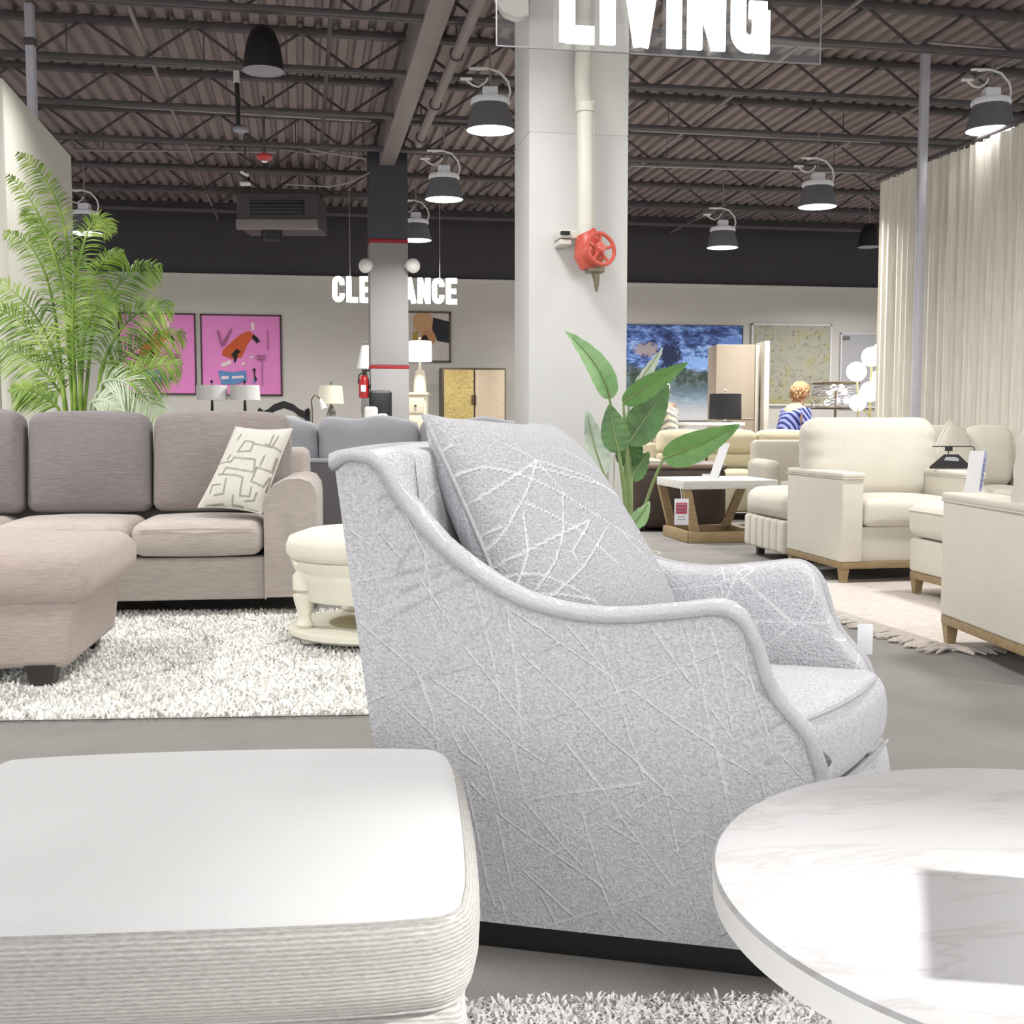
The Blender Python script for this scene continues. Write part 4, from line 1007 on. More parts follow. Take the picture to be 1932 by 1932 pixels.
for i, (mid, ctl, tip, dd, wl) in enumerate(FR):
    base = pb0 + Vector((rnd.uniform(-.06, .06), rnd.uniform(-.06, .06), .3))
    a, c, b = Dp(mid[0], mid[1], dP + max(dd, -.1) * .3), Dp(ctl[0], ctl[1], dP + max(dd, -.1) * .7), Dp(tip[0], tip[1], dP + max(dd, -.1))
    curve = [base + (a - base) * (k / 5) for k in range(5)] + [a * (1 - u) ** 2 + c * 2 * u * (1 - u) + b * u * u for u in [k / 28 for k in range(29)]]
    m = MB(); m.tube(curve, [.012 - .0105 * k / (len(curve) - 1) for k in range(len(curve))], 6)
    for k in range(6, len(curve) - 1):
        for h2 in ((0, .5) if k % 3 == 0 else (0,)):
            p = curve[k].lerp(curve[k + 1], h2); t = (curve[k + 1] - curve[k]).normalized()
            u = ((k + h2) - 6) / (len(curve) - 7)
            ln = .215 * wl * (math.sin(math.pi * (.16 + .84 * u) ** .8) ** .7 + .05)
            side = t.cross(-G + Vector((0, 0, .3))).normalized()
            for s in (-1, 1):
                d = (t * .55 + side * s * .75 + G * rnd.uniform(-.25, .25)).normalized()
                L = ln * rnd.uniform(.85, 1.12); wv = d.cross(-G + Vector((0, 0, .4))).normalized() * .0058
                dr = Vector((0, 0, -1)) * L * .42
                pp = [p + d * (L * q) + dr * q * q for q in (0, .35, .7, 1)]
                ww = (.5, 1, .8, .06)
                m.grid([[pp[z] - wv * ww[z], pp[z] + wv * ww[z]] for z in range(4)])
    W(m, 'frond', M['palm_pale'] if i in (7, 17) else M['palm'], T, sharp=0)
# ---- broad leaved plant beside the white column
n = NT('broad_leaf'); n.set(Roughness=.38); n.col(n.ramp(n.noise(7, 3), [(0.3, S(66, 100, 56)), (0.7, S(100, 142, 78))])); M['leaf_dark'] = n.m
n = NT('broad_leaf_lit'); n.set(Roughness=.38); n.col(n.ramp(n.noise(7, 3), [(0.3, S(132, 182, 116)), (0.7, S(178, 214, 158))])); M['leaf_lit'] = n.m  # lighter copy of the leaf green, light on the leaf put into the colour
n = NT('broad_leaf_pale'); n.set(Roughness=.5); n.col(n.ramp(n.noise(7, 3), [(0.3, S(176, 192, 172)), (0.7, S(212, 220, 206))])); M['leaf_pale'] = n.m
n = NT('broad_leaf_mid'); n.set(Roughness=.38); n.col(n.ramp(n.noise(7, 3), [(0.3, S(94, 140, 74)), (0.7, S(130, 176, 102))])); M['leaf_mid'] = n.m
M['leaf_stem'] = plain('leaf_stem', S(132, 152, 96), .45, var=.1)
dB = 6.1
pr_ = cw(sx_(1192, dB), dB)
T = thing('bird_of_paradise', 'broad leaved potted plant beside the white column', 'potted plant', pr_)
m = MB(); m.lathe([(.001, 0), (.12, 0), (.15, .28), (.158, .3), (.145, .3), (.13, .27), (.001, .27)], n=32, cap=False); m.build('pot', M['panel_white'], T)
def leaf(b, c, t, w_, mat, dd=(0, 0), twist=0, stem_from=None, fold=.25):
    B, C_, E = Dp(b[0], b[1], dB + dd[0]), Dp(c[0], c[1], dB + (dd[0] + dd[1]) / 2), Dp(t[0], t[1], dB + dd[1])
    wm = w_ / F * dB; N = 22; rows = []
    for i in range(N + 1):
        u = i / N; p = B * (1 - u) ** 2 + C_ * 2 * u * (1 - u) + E * u * u
        tg = ((C_ - B) * (1 - u) + (E - C_) * u).normalized()
        sd_ = tg.cross(-G); sd_ = (sd_.normalized() * math.cos(twist) + G * math.sin(twist)).normalized(); nn = sd_.cross(tg).normalized()
        hw = wm / 2 * (math.sin(math.pi * min(1, u ** .72 * .96 + .04)) ** .75 + .01) * (1 - .12 * u)
        rows.append([p + sd_ * hw * k + nn * (abs(k) * hw * fold + .004 * math.sin(u * 40 + k * 3) * abs(k)) for k in (-1, -.66, -.33, 0, .33, .66, 1)])
    m = MB(); m.grid(rows); st0 = Vector((pr_.x + (B.x - pr_.x) * .05, pr_.y, .28)) if stem_from is None else Dp(*stem_from)
    o = W(m, 'leaf', M[mat], T, sharp=0)
    m = MB(); md = st0.lerp(B, .5) + Vector((0, 0, .03)) + RT * ((B - st0).dot(RT) * -.18)
    rib = [B * (1 - u) ** 2 + C_ * 2 * u * (1 - u) + E * u * u - G * .004 for u in [k / 10 for k in range(10)]]
    st_ = [st0 * (1 - u) ** 2 + md * 2 * u * (1 - u) + B * u * u for u in [k / 8 for k in range(8)]]
    m.tube(st_ + rib, [.011 - .004 * k / 8 for k in range(8)] + [.006 - .0005 * k for k in range(10)], 7); m.shift(T.location); m.build('stem', M['leaf_stem'], o)
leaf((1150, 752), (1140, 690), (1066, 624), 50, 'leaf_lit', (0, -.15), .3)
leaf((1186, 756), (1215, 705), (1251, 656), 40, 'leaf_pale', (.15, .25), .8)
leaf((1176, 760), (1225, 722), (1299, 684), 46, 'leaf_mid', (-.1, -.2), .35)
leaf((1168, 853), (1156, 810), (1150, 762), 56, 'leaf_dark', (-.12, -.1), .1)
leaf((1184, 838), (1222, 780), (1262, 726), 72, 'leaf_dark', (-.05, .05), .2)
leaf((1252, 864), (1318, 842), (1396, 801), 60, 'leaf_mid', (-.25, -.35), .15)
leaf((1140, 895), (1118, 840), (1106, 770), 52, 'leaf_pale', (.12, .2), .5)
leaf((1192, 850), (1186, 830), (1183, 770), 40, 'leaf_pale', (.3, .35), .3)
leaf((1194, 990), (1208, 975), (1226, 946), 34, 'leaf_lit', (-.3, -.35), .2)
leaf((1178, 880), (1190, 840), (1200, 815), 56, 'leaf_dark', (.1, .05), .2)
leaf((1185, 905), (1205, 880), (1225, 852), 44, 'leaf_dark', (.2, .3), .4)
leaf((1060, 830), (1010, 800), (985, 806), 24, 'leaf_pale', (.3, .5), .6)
# white fluted floor vase next to it
vp = cw(sx_(1152, 6.3), 6.3) - RT * .03 + G * .35
T = thing('floor_vase', 'tall white fluted floor vase at the foot of the white column', 'vase', vp)
m = MB(); zt_v = Dp(1152, 846, 6.65).z
m.lathe([(.001, 0), (.075, 0), (.08, .02), (.085, .5), (.088, zt_v - .05), (.1, zt_v), (.092, zt_v), (.078, zt_v - .06), (.07, .3), (.001, .28)], n=96, cap=False, fn=lambda a, z: 1 + .07 * (1 if math.cos(a * 12) > -.3 else -1.6) * (1 if z > .02 else 0)); m.build('vase_body', M['white_paint'], T, sharp=30)
# ================================================================ cream chairs on the right
def taper_leg(T, x, y, h, w_, mat, dx=0, dy=0, name='leg'):
    m = MB(); k = .6; hw = w_ / 2
    m.v = [(x + sx * hw * k + dx, y + sy * hw * k + dy, 0) for sx, sy in ((-1, -1), (1, -1), (1, 1), (-1, 1))] + [(x + sx * hw, y + sy * hw, h) for sx, sy in ((-1, -1), (1, -1), (1, 1), (-1, 1))]
    m.f = [(3, 2, 1, 0), (4, 5, 6, 7)] + [(i, (i + 1) % 4, 4 + (i + 1) % 4, 4 + i) for i in range(4)]; m.mi = [0] * 6
    return m.build(name, mat, T, sharp=20)
def wood_base(T, W_, D_, zb, zr):
    m = MB()
    for (c, s) in (((W_ / 2, .02, (zb + zr) / 2), (W_ - .02, .035, zr - zb)), ((W_ / 2, D_ - .02, (zb + zr) / 2), (W_ - .02, .035, zr - zb)), ((.02, D_ / 2, (zb + zr) / 2), (.035, D_ - .02, zr - zb)), ((W_ - .02, D_ / 2, (zb + zr) / 2), (.035, D_ - .02, zr - zb))):
        m.rbox(c, s, .004, k=1)
    m.build('wood_rail', M['oak'], T)
    for x in (.035, W_ - .035):
        for y in (.035, D_ - .035): taper_leg(T, x, y, zr - .005, .06, M['oak'])
def cream_chair(name, label, loc, rot, W_, D_, arm_w, arm_h, cat='armchair', back_h=.99, mat='cream'):
    """local: x right, y to the back, front at y=0"""
    T = thing(name, label, cat, loc, rot)
    zr = .125
    wood_base(T, W_, D_, .085, zr)
    m = MB(); m.rbox((W_ / 2, D_ / 2 + .012, (zr + .335) / 2), (W_ - 2 * arm_w + .01, D_ - .022, .335 - zr), .006, k=2); m.build('base', M[mat], T)
    for x in (arm_w / 2, W_ - arm_w / 2):
        m = MB(); m.rbox((x, D_ * .5, (zr + arm_h - .035) / 2), (arm_w, D_, arm_h - .035 - zr), .012, k=2); a = m.build('arm', M[mat], T)
        m = MB(); m.rbox((x, D_ * .5 - .005, arm_h - .018), (arm_w + .012, D_ + .012, .038), .017, k=3); m.build('arm_cap', M[mat], a)
        m = MB(); m.tube([(x - arm_w / 2 - .002, -.004, arm_h - .036), (x - arm_w / 2 - .004, D_, arm_h - .036)], .004, 5); m.tube([(x + arm_w / 2 + .002, -.004, arm_h - .036), (x + arm_w / 2 + .004, D_, arm_h - .036)], .004, 5); m.tube([(x - arm_w / 2, -.006, arm_h - .036), (x + arm_w / 2, -.006, arm_h - .036)], .004, 5); m.build('arm_piping', M[mat], a)
    m = MB(); m.rbox((W_ / 2, (D_ - .22) / 2 - .0, .42), (W_ - 2 * arm_w - .012, D_ - .2, .165), .045, (.0, .012, .02), k=4, m=6); m.build('seat_cushion', M[mat], T, sharp=0)
    m = MB(); m.rbox((W_ / 2, D_ - .05, .47), (W_ - .01 - 2 * arm_w, .09, .66), .03, k=2); m.build('back_frame', M[mat], T)
    m = MB(); h = back_h - .5 + .06
    def fn(p):
        q = Vector(p); e = abs(2 * p.x / (W_ - .02))
        q.y += .007 * math.sin(p.z * 60 + 1) * max(0, (e - .6) / .4); return q
    R = Matrix.Translation((W_ / 2, D_ - .2, .44 + h / 2 + .005)) @ Matrix.Rotation(-.1, 4, 'X')
    zlo = arm_h + .01
    def fn2(p):
        q = fn(p)
        if q.z + .5 + h / 2 < zlo + .012:
            lim = (W_ - 2 * arm_w - .02) / 2
            f = max(0, min(1, (zlo + .012 - (q.z + .5 + h / 2)) / .012))
            if abs(q.x) > lim: q.x = math.copysign(abs(q.x) * (1 - f) + lim * f, q.x)
        return q
    m.rbox((0, 0, 0), (W_ - .02, .24, h), .11, (.005, .05, .0), k=6, m=16, fn=fn, M=R); m.build('back_cushion', M[mat], T, sharp=0)
    return T
# chair A in the centre right
aA = Zp(1588, 1104, 0)
TA = cream_chair('armchair', 'cream boucle armchair with square arms and oak base, facing the viewer', (aA.x - .02, aA.y - .02, .0135), 0, .93, .8, .14, .665)
# armchair B, cut by the right edge: built facing away, so its right arm is the panel seen
bB = Zp(1783, 1217, 0)
rB_ = math.pi - YAW + math.atan2(.083, .996)
TB_ = cream_chair('armchair', 'cream boucle armchair cut by the right edge, its plain outer arm toward the viewer', (bB.x - .03, bB.y + .02, .0135), 0, .95, .85, .17, .665)
TB_.rotation_euler.z = math.pi - .12
# move so that its local far-right-bottom corner (x=W,y=0) sits at bB
cc, ss = math.cos(TB_.rotation_euler.z), math.sin(TB_.rotation_euler.z)
TB_.location.x = bB.x - .02 - (cc * .95); TB_.location.y = bB.y + .02 - (ss * .95)
# matching ottoman C between them
oC = Zp(1722, 1123, 0)
T = thing('cream_ottoman', 'cream boucle ottoman with oak base between the two cream armchairs', 'ottoman', (oC.x - .02, oC.y - .70, .0135))
wood_base(T, .8, .72, .085, .125)
m = MB(); m.rbox((.4, .36, .22), (.8, .72, .19), .02, k=3); m.build('base', M['cream'], T)
m = MB(); m.rbox((.4, .36, .42), (.83, .75, .19), .06, (.01, .01, .025), k=4, m=6); m.build('seat_cushion', M['cream'], T, sharp=0)
m = MB(); m.tube([(p[0] + .4, p[1] + .36, .475) for p in loop(.835, .755, 0, .05, .008)], .005, 6, closed=True); m.build('cushion_piping', M['cream'], T)
# chaise D left of chair A
oD = Zp(1403, 1043, 0)
T = thing('cream_chaise', 'cream chaise end with channelled base left of the facing cream armchair', 'chaise', (oD.x, oD.y - .74, 0))
m = MB(); m.rbox((.5, .36, .40), (1.0, .74, .2), .085, (.02, .02, .03), k=5, m=6); m.build('seat_cushion', M['cream'], T, sharp=0)
m = MB()
for k in range(6): m.rbox((.02, .06 + .12 * k, .185), (.06, .118, .23), .025, k=3)
m.rbox((.52, .36, .185), (.96, .7, .225), .02, k=2); m.build('channelled_base', M['cream'], T, sharp=0)
for x in (.1, .9):
    for y in (.08, .66):
        m = MB(); m.rbox((x, y, .035), (.05, .05, .07), .005); m.build('leg', M['leg_dark'], T)
# generic plain sofa
def sofa(name, label, loc, rot, W_, D_, n, seat_z, arm_h, back_h, mat, aw=.2, top_roll=False):
    T = thing(name, label, 'sofa', loc, rot)
    m = MB(); m.rbox((W_ / 2, D_ / 2, .2), (W_ - .02, D_ - .04, .24), .02, k=2); m.build('base', M[mat], T)
    for x in (aw / 2, W_ - aw / 2):
        m = MB(); m.rbox((x, D_ / 2, .08 + (arm_h - .08) / 2), (aw, D_, arm_h - .08), .06, k=4); m.build('arm', M[mat], T, sharp=0)
    m = MB(); m.rbox((W_ / 2, D_ - .1, .08 + (back_h - .2) / 2), (W_ - .1, .16, back_h - .2), .04, k=3); m.build('back_frame', M[mat], T, sharp=0)
    cwid = (W_ - 2 * aw) / n
    for k in range(n):
        xc = aw + cwid * (k + .5)
        m = MB(); m.rbox((xc, D_ * .38, seat_z - .08), (cwid - .01, D_ * .72, .17), .05, (0, .01, .02), k=3, m=4); m.build('seat_cushion', M[mat], T, sharp=0)
        if top_roll:
            zc = seat_z + (back_h - seat_z) * .42
            m = MB(); m.rbox((xc, D_ - .27, (seat_z + zc) / 2 + .01), (cwid - .015, .2, zc - seat_z), .04, (0, .03, 0), k=3, m=4); m.build('back_cushion', M[mat], T, sharp=0)
            m = MB(); m.rbox((xc, D_ - .26, (zc + back_h) / 2 + .005), (cwid - .01, .26, back_h - zc), .07, (0, .03, .02), k=4, m=5); m.build('head_cushion', M[mat], T, sharp=0)
        else:
            m = MB(); m.rbox((xc, D_ - .28, (seat_z + back_h) / 2), (cwid - .01, .24, back_h - seat_z), .09, (0, .04, .02), k=4, m=5); m.build('back_cushion', M[mat], T, sharp=0)
    for x in (.08, W_ - .08):
        for y in (.08, D_ - .08):
            m = MB(); m.rbox((x, y, .04), (.05, .05, .08), .005); m.build('leg', M['leg_dark'], T)
    return T
# far warm cream sofa behind the side table
pE = Dp(1215, 900, 11.45)
zE = Dp(1380, 814, 12.15).z
sofa('cream_sofa', 'warm cream two cushion sofa with head rests, behind the side table', (pE.x, pE.y, 0), CAMROT, 1.95, .95, 3, .47, .60, zE, 'cream2', top_roll=True)
# sofa F at the right, under the curtain
pF = Dp(1738, 900, 8.75)
sofa('cream_sofa', 'cream sofa along the curtain, behind the facing cream armchair', (pF.x, pF.y, 0), CAMROT + .0, 1.1, .92, 2, .46, .61, .93, 'cream', aw=.16)
pillow(Dp(1792, 790, 9.0), Dp(1822, 812, 9.15), Dp(1752, 868, 8.92), Dp(1838, 905, 9.0), .05, .06, 'throw_pillow', M['cream'], 'pale grey throw pillow standing on a corner of the cream sofa by the curtain', n=24, loc=None)
# rounded greige sofa arm seen between chaise and armchair
pH = Dp(1442, 900, 10.35)
T = thing('greige_armchair', 'greige armchair with rounded arms, behind the cream chaise', 'armchair', (pH.x, pH.y, 0), CAMROT)
M['greige'] = fabric('greige_cloth', S(190, 182, 168), scale=160, var=.06, bump=.25)
for x in (.08, .8):
    m = MB(); m.rbox((x, .4, .35), (.16, .8, .56), .07, k=4); m.build('arm', M['greige'], T, sharp=0)
m = MB(); m.rbox((.44, .42, .25), (.7, .74, .34), .04, k=3); m.build('seat', M['greige'], T, sharp=0)
m = MB(); m.rbox((.44, .8, .45), (.8, .16, .7), .06, k=3); m.build('backrest', M['greige'], T, sharp=0)
for x in (.1, .78):
    for y in (.08, .76):
        m = MB(); m.rbox((x, y, .035), (.05, .05, .07), .005); m.build('leg', M['leg_dark'], T)
# dark brown leather ottoman behind the side table
pK = Zp(1192, 1004, .0)
T = thing('brown_ottoman', 'dark brown leather ottoman behind the pale wood side table', 'ottoman', (pK.x, pK.y, 0), CAMROT)
m = MB(); m.rbox((.42, .42, .31), (.84, .8, .56), .09, (.01, .01, .02), k=5, m=5); m.build('body', M['brownl'], T, sharp=0)
m = MB(); m.rbox((.42, .42, .575), (.85, .81, .05), .024, k=3); m.build('top_band', plain('tan_brown_leather', S(112, 94, 80), .5, var=.08), T)
m = MB(); m.rbox((.65, -.002, .46), (.07, .004, .11), .001, k=1); m.build('care_tag', M['card_white'], T)
for x in (.1, .74):
    for y in (.1, .74):
        m = MB(); m.rbox((x, y, .02), (.06, .06, .04), .005); m.build('leg', M['black'], T)
# pale wood side table
s0 = Zp(1300, 1026, 0)
T = thing('side_table', 'pale wood side table with whitewashed top and slanted frame legs', 'table', (s0.x - .05, s0.y, 0))
SW, SD, SH = .80, .72, .505
m = MB(); m.rbox((SW / 2, SD / 2, SH - .035), (SW, SD, .07), .006, k=2); m.build('table_top', M['greywood'], T)
ins = .055
def beam(a, b, w_, d_, name):
    m = MB(); m.v = []
    for (p, s) in ((a, 1), (b, 1)):
        m.v += [(p[0] - w_ / 2, p[1] - d_ / 2, p[2]), (p[0] + w_ / 2, p[1] - d_ / 2, p[2]), (p[0] + w_ / 2, p[1] + d_ / 2, p[2]), (p[0] - w_ / 2, p[1] + d_ / 2, p[2])]
    m.f = [(3, 2, 1, 0), (4, 5, 6, 7)] + [(i, (i + 1) % 4, 4 + (i + 1) % 4, 4 + i) for i in range(4)]; m.mi = [0] * 6
    return m.build(name, M['oak'], T, sharp=20)
for x0, x1 in ((.035, .12), (SW - .035, SW - .2)):
    for y0_, y1 in ((.035, .06), (SD - .035, SD - .06)): beam((x1, y1, .07), (x0, y0_, SH - .07), .07, .05, 'leg')
for y in (.045, SD - .045):
    m = MB(); m.rbox((SW / 2 - .02, y, .045), (SW - .16, .06, .085), .004, k=1); m.build('bottom_rail', M['oak'], T)
for x in (.075, SW - .14):
    m = MB(); m.rbox((x, SD / 2, .045), (.06, SD - .08, .085), .004, k=1); m.build('bottom_rail', M['oak'], T)
M['tag_pink'] = plain('pink_red_print', S(186, 70, 92), .6, var=.05)
t0 = Dp(1284, 940, s0.dot(G) + .0) - G * .06; t0z = t0.z
dT = t0.dot(G)
TT_ = thing('price_tag', 'white price tag with pink print hanging on the front leg of the side table', 'price tag', t0, CAMROT)
wt, ht = 27 / F * dT, 50 / F * dT
m = MB(); m.rbox((0, 0, -ht / 2), (wt, .004, ht), .001, k=1); m.build('card', M['card_white'], TT_)
m = MB(); m.rbox((0, -.0035, -ht * .36), (wt * .78, .002, ht * .42), .0005, k=1); m.build('printed_block', M['tag_pink'], TT_)
m = MB()
for k in range(3): m.rbox((0, -.005, -ht * (.22 + .12 * k)), (wt * .6, .001, ht * .03), .0003, k=1)
for k in range(2): m.rbox((0, -.0035, -ht * (.68 + .1 * k)), (wt * .5, .002, ht * .025), .0005, k=1)
m.build('print_lines', M['greycloth'], TT_)
m = MB(); m.tube([(0, 0, 0), (0, .05, .06), (0, .1, .09)], .002, 4); m.build('string', M['card_white'], TT_)
q = Dp(1346, 902, s0.dot(G) + .35)
zt2 = SH + .001
T = thing('price_sign', 'white leaning price card on top of the pale wood side table', 'sign', (q.x, q.y, zt2), CAMROT)
m = MB(); ch = 66 / F * 9.7; sh = 24 / F * 9.7; cwid = 17 / F * 9.7
m.add([(-cwid / 2, 0, 0), (cwid / 2, 0, 0), (cwid / 2 + sh, .05, ch), (-cwid / 2 + sh, .05, ch), (-cwid / 2, .006, 0), (cwid / 2, .006, 0), (cwid / 2 + sh, .056, ch), (-cwid / 2 + sh, .056, ch)], [(0, 1, 2, 3), (7, 6, 5, 4), (0, 3, 7, 4), (3, 2, 6, 7), (2, 1, 5, 6), (1, 0, 4, 5)]); m.build('card', M['card_white'], T, smooth=False)
m = MB(); m.tube([(cwid / 2 + sh * .9, .08, ch * .95), (cwid / 2 + .02, .1, 0)], .006, 5); m.build('stand', M['black'], T)
# swatch hanger on chair A's right arm
aw_ = Vector((TA.location.x + .93 - .07, TA.location.y + .3, .668))
hw0 = Dp(1793, 886, aw_.dot(G))
T = thing('swatch_hanger', 'black fabric swatch hanger resting on the arm of the cream armchair', 'hanger', (hw0.x, hw0.y, .684), CAMROT)
k_ = 7.4 / F
m = MB(); pts = [(-39, 0), (39, 0), (39, 4), (14, 27), (-12, 27), (-39, 4)]
m.prism([(a * k_, b * k_) for a, b in pts], -.005, .005, M=Matrix.Rotation(math.pi / 2, 4, 'X')); m.build('hanger_body', M['black'], T, sharp=30)
m = MB(); pts = [(-13, 16), (14, 14), (15, 19), (8, 22), (-10, 22)]; m.prism([(a * k_, b * k_) for a, b in pts], -.007, .007, M=Matrix.Rotation(math.pi / 2, 4, 'X')); m.build('hand_slot', M['greycloth'], T, sharp=30)
m = MB(); m.rbox((-4 * k_, 0, 37 * k_), (14 * k_, .012, 8 * k_), .003); m.tube([(-5 * k_, 0, 27 * k_), (-4 * k_, 0, 41 * k_), (-35 * k_, 0, 42 * k_), (38 * k_, 0, 42 * k_), (43 * k_, 0, 40 * k_), (45 * k_, 0, 34 * k_)], .0035, 5); m.build('wire_hook', M['black'], T)
# printed card on chair B's arm
q = Zp(1838, 934, .668)
dq = q.dot(G)
T = thing('price_sign', 'white and blue price card leaning on the arm of the cut off armchair', 'sign', (q.x, q.y, .684), CAMROT)
M['card_blue'] = plain('lilac_blue_print', S(176, 182, 222), .6, var=.03)
k_ = dq / F
def quad(m, P, th=.003):
    m.add([(a * k_, y, b * k_) for a, b, y in P] + [(a * k_, y + th, b * k_) for a, b, y in P], [(0, 1, 2, 3), (7, 6, 5, 4), (0, 3, 7, 4), (3, 2, 6, 7), (2, 1, 5, 6), (1, 0, 4, 5)])
m = MB(); quad(m, [(-18, 0, 0), (8, 0, 0), (26, 76, .05), (-2, 76, .05)]); m.build('card', M['card_white'], T, smooth=False)
m = MB(); quad(m, [(8.2, 0, 0.0), (20, 0, .03), (36, 72, .08), (26.2, 76, .05)]); m.build('side_fold', M['card_blue'], T, smooth=False)
m = MB()
for i in range(6):
    u0, u1 = .1 + .13 * i, .18 + .13 * i
    quad(m, [(12 + 18 * u0, 74 * u0, .012 + .05 * u0 - .006), (17 + 17 * u0, 74 * u0, .022 + .05 * u0 - .006), (17 + 17 * u1, 74 * u1, .022 + .05 * u1 - .006), (12 + 18 * u1, 74 * u1, .012 + .05 * u1 - .006)], .002)
m.build('print_blocks', plain('blue_print', S(140, 148, 200), .6), T, smooth=False)
# small pale tag on the far front of the accent chair
TC = bpy.data.objects['accent_chair']; q = Dp(1632, 1206, 2.86) - TC.location
m = MB(); m.rbox((0, 0, 0), (30 / F * 2.8, .003, 60 / F * 2.8), .001, k=1, M=Matrix.Translation(q) @ Matrix.Rotation(CAMROT, 4, 'Z')); m.tube([q + Vector((0, 0, .036)), q + Vector((-.05, .01, .06)), q + Vector((-.12, .0, .05))], .0015, 4); m.build('hang_tag', M['card_white'], TC)
# flatweave rug with tassels under the cream chairs
g1, g2 = Zp(1608, 1166, .01), Zp(1796, 1226, .01)
far_ = g1 + (g1 - g2).normalized() * 1.25
dirn = (g2 - far_).normalized(); ln = (g2 - far_).length
rz = math.atan2(dirn.y, dirn.x) + math.pi / 2
def flat():
    n = NT('blush_flatweave'); n.set(Roughness=.95); f = n.noise(40, 4, .7, n.coords((.5, 2.5, 1)))
    n.col(n.ramp(f, [(0.3, S(196, 184, 174)), (0.7, S(228, 220, 212))])); n.bump(f, .6, .008); return n.m
M['flat'] = flat()
T = thing('fringed_rug', 'blush flatweave rug with knotted fringe under the cream armchairs', 'rug', (far_.x, far_.y, .001), rz)
RWW = 2.6
m = MB(); m.rbox((RWW / 2, -ln / 2, .006), (RWW, ln, .012), .004, k=1); m.build('weave', M['flat'], T)
m = MB(); r = random.Random(9)
for i in range(150):
    y = -ln * i / 149 + r.uniform(-.006, .006); a = r.uniform(-.5, .5); L = r.uniform(.10, .16)
    m.tube([(.02, y, .014), (-L * .3, y + a * .02, .018), (-L * .7, y + a * .07, .012), (-L, y + a * .11, .008)], [.007, .008, .007, .004], 5)
for i in range(30):
    x = .02 + i * .02; L = r.uniform(.08, .13); a = r.uniform(-.5, .5)
    m.tube([(x, -ln + .01, .014), (x + a * .03, -ln - L * .5, .014), (x + a * .06, -ln - L, .008)], [.007, .008, .004], 5)
m.build('fringe', M['flat'], T, kind='stuff')
# ================================================================ things on and before the back wall
YB = YW - .03
def frame_pic(name, label, px0, py0, px1, py1, fmat, cmat, fw=.03, dep=.03, cat='picture', group=None):
    a, b = Yp(px0, py0, YB), Yp(px1, py1, YB)
    W_, H_ = b.x - a.x, a.z - b.z
    T = thing(name, label, cat, ((a.x + b.x) / 2, YB, (a.z + b.z) / 2), 0, group)
    m = MB()
    for (c, s) in (((0, 0, H_ / 2 - fw / 2), (W_, dep, fw)), ((0, 0, -H_ / 2 + fw / 2), (W_, dep, fw)), ((-W_ / 2 + fw / 2, 0, 0), (fw, dep, H_)), ((W_ / 2 - fw / 2, 0, 0), (fw, dep, H_))): m.rbox(c, s, .004, k=1)
    m.build('frame', fmat, T)
    m = MB(); m.rbox((0, .004, 0), (W_ - fw, dep * .5, H_ - fw), .001, k=1); m.build('canvas', cmat, T)
    return T, W_, H_
def shapes(T, W_, H_, lst, y=-.008, k0=0):
    """flat painted shapes; coordinates 0..1 from the top left"""
    for i, (nm, mat, pts) in enumerate(lst):
        m = MB(); m.prism([((p[0] - .5) * W_, (.5 - p[1]) * H_) for p in pts], 0, .002, M=Matrix.Translation((0, y - .0022 * i, 0)) @ Matrix.Rotation(math.pi / 2, 4, 'X'))
        m.build(nm, mat, T, smooth=False)
M['frame_dark'] = plain('dark_plum_frame', S(66, 40, 52), .5)
M['pink'] = plain('pink_canvas', S(234, 142, 204), .8, var=.04, scale=3)
M['orange'] = plain('orange_paint', S(206, 92, 52), .8, var=.05)
M['ink'] = plain('black_paint', S(34, 30, 32), .8)
M['blush'] = plain('pale_pink_paint', S(240, 214, 218), .8)
M['blue_lab'] = plain('blue_label_paint', S(96, 142, 190), .8)
M['mauve'] = plain('mauve_line_paint', S(158, 92, 130), .8)
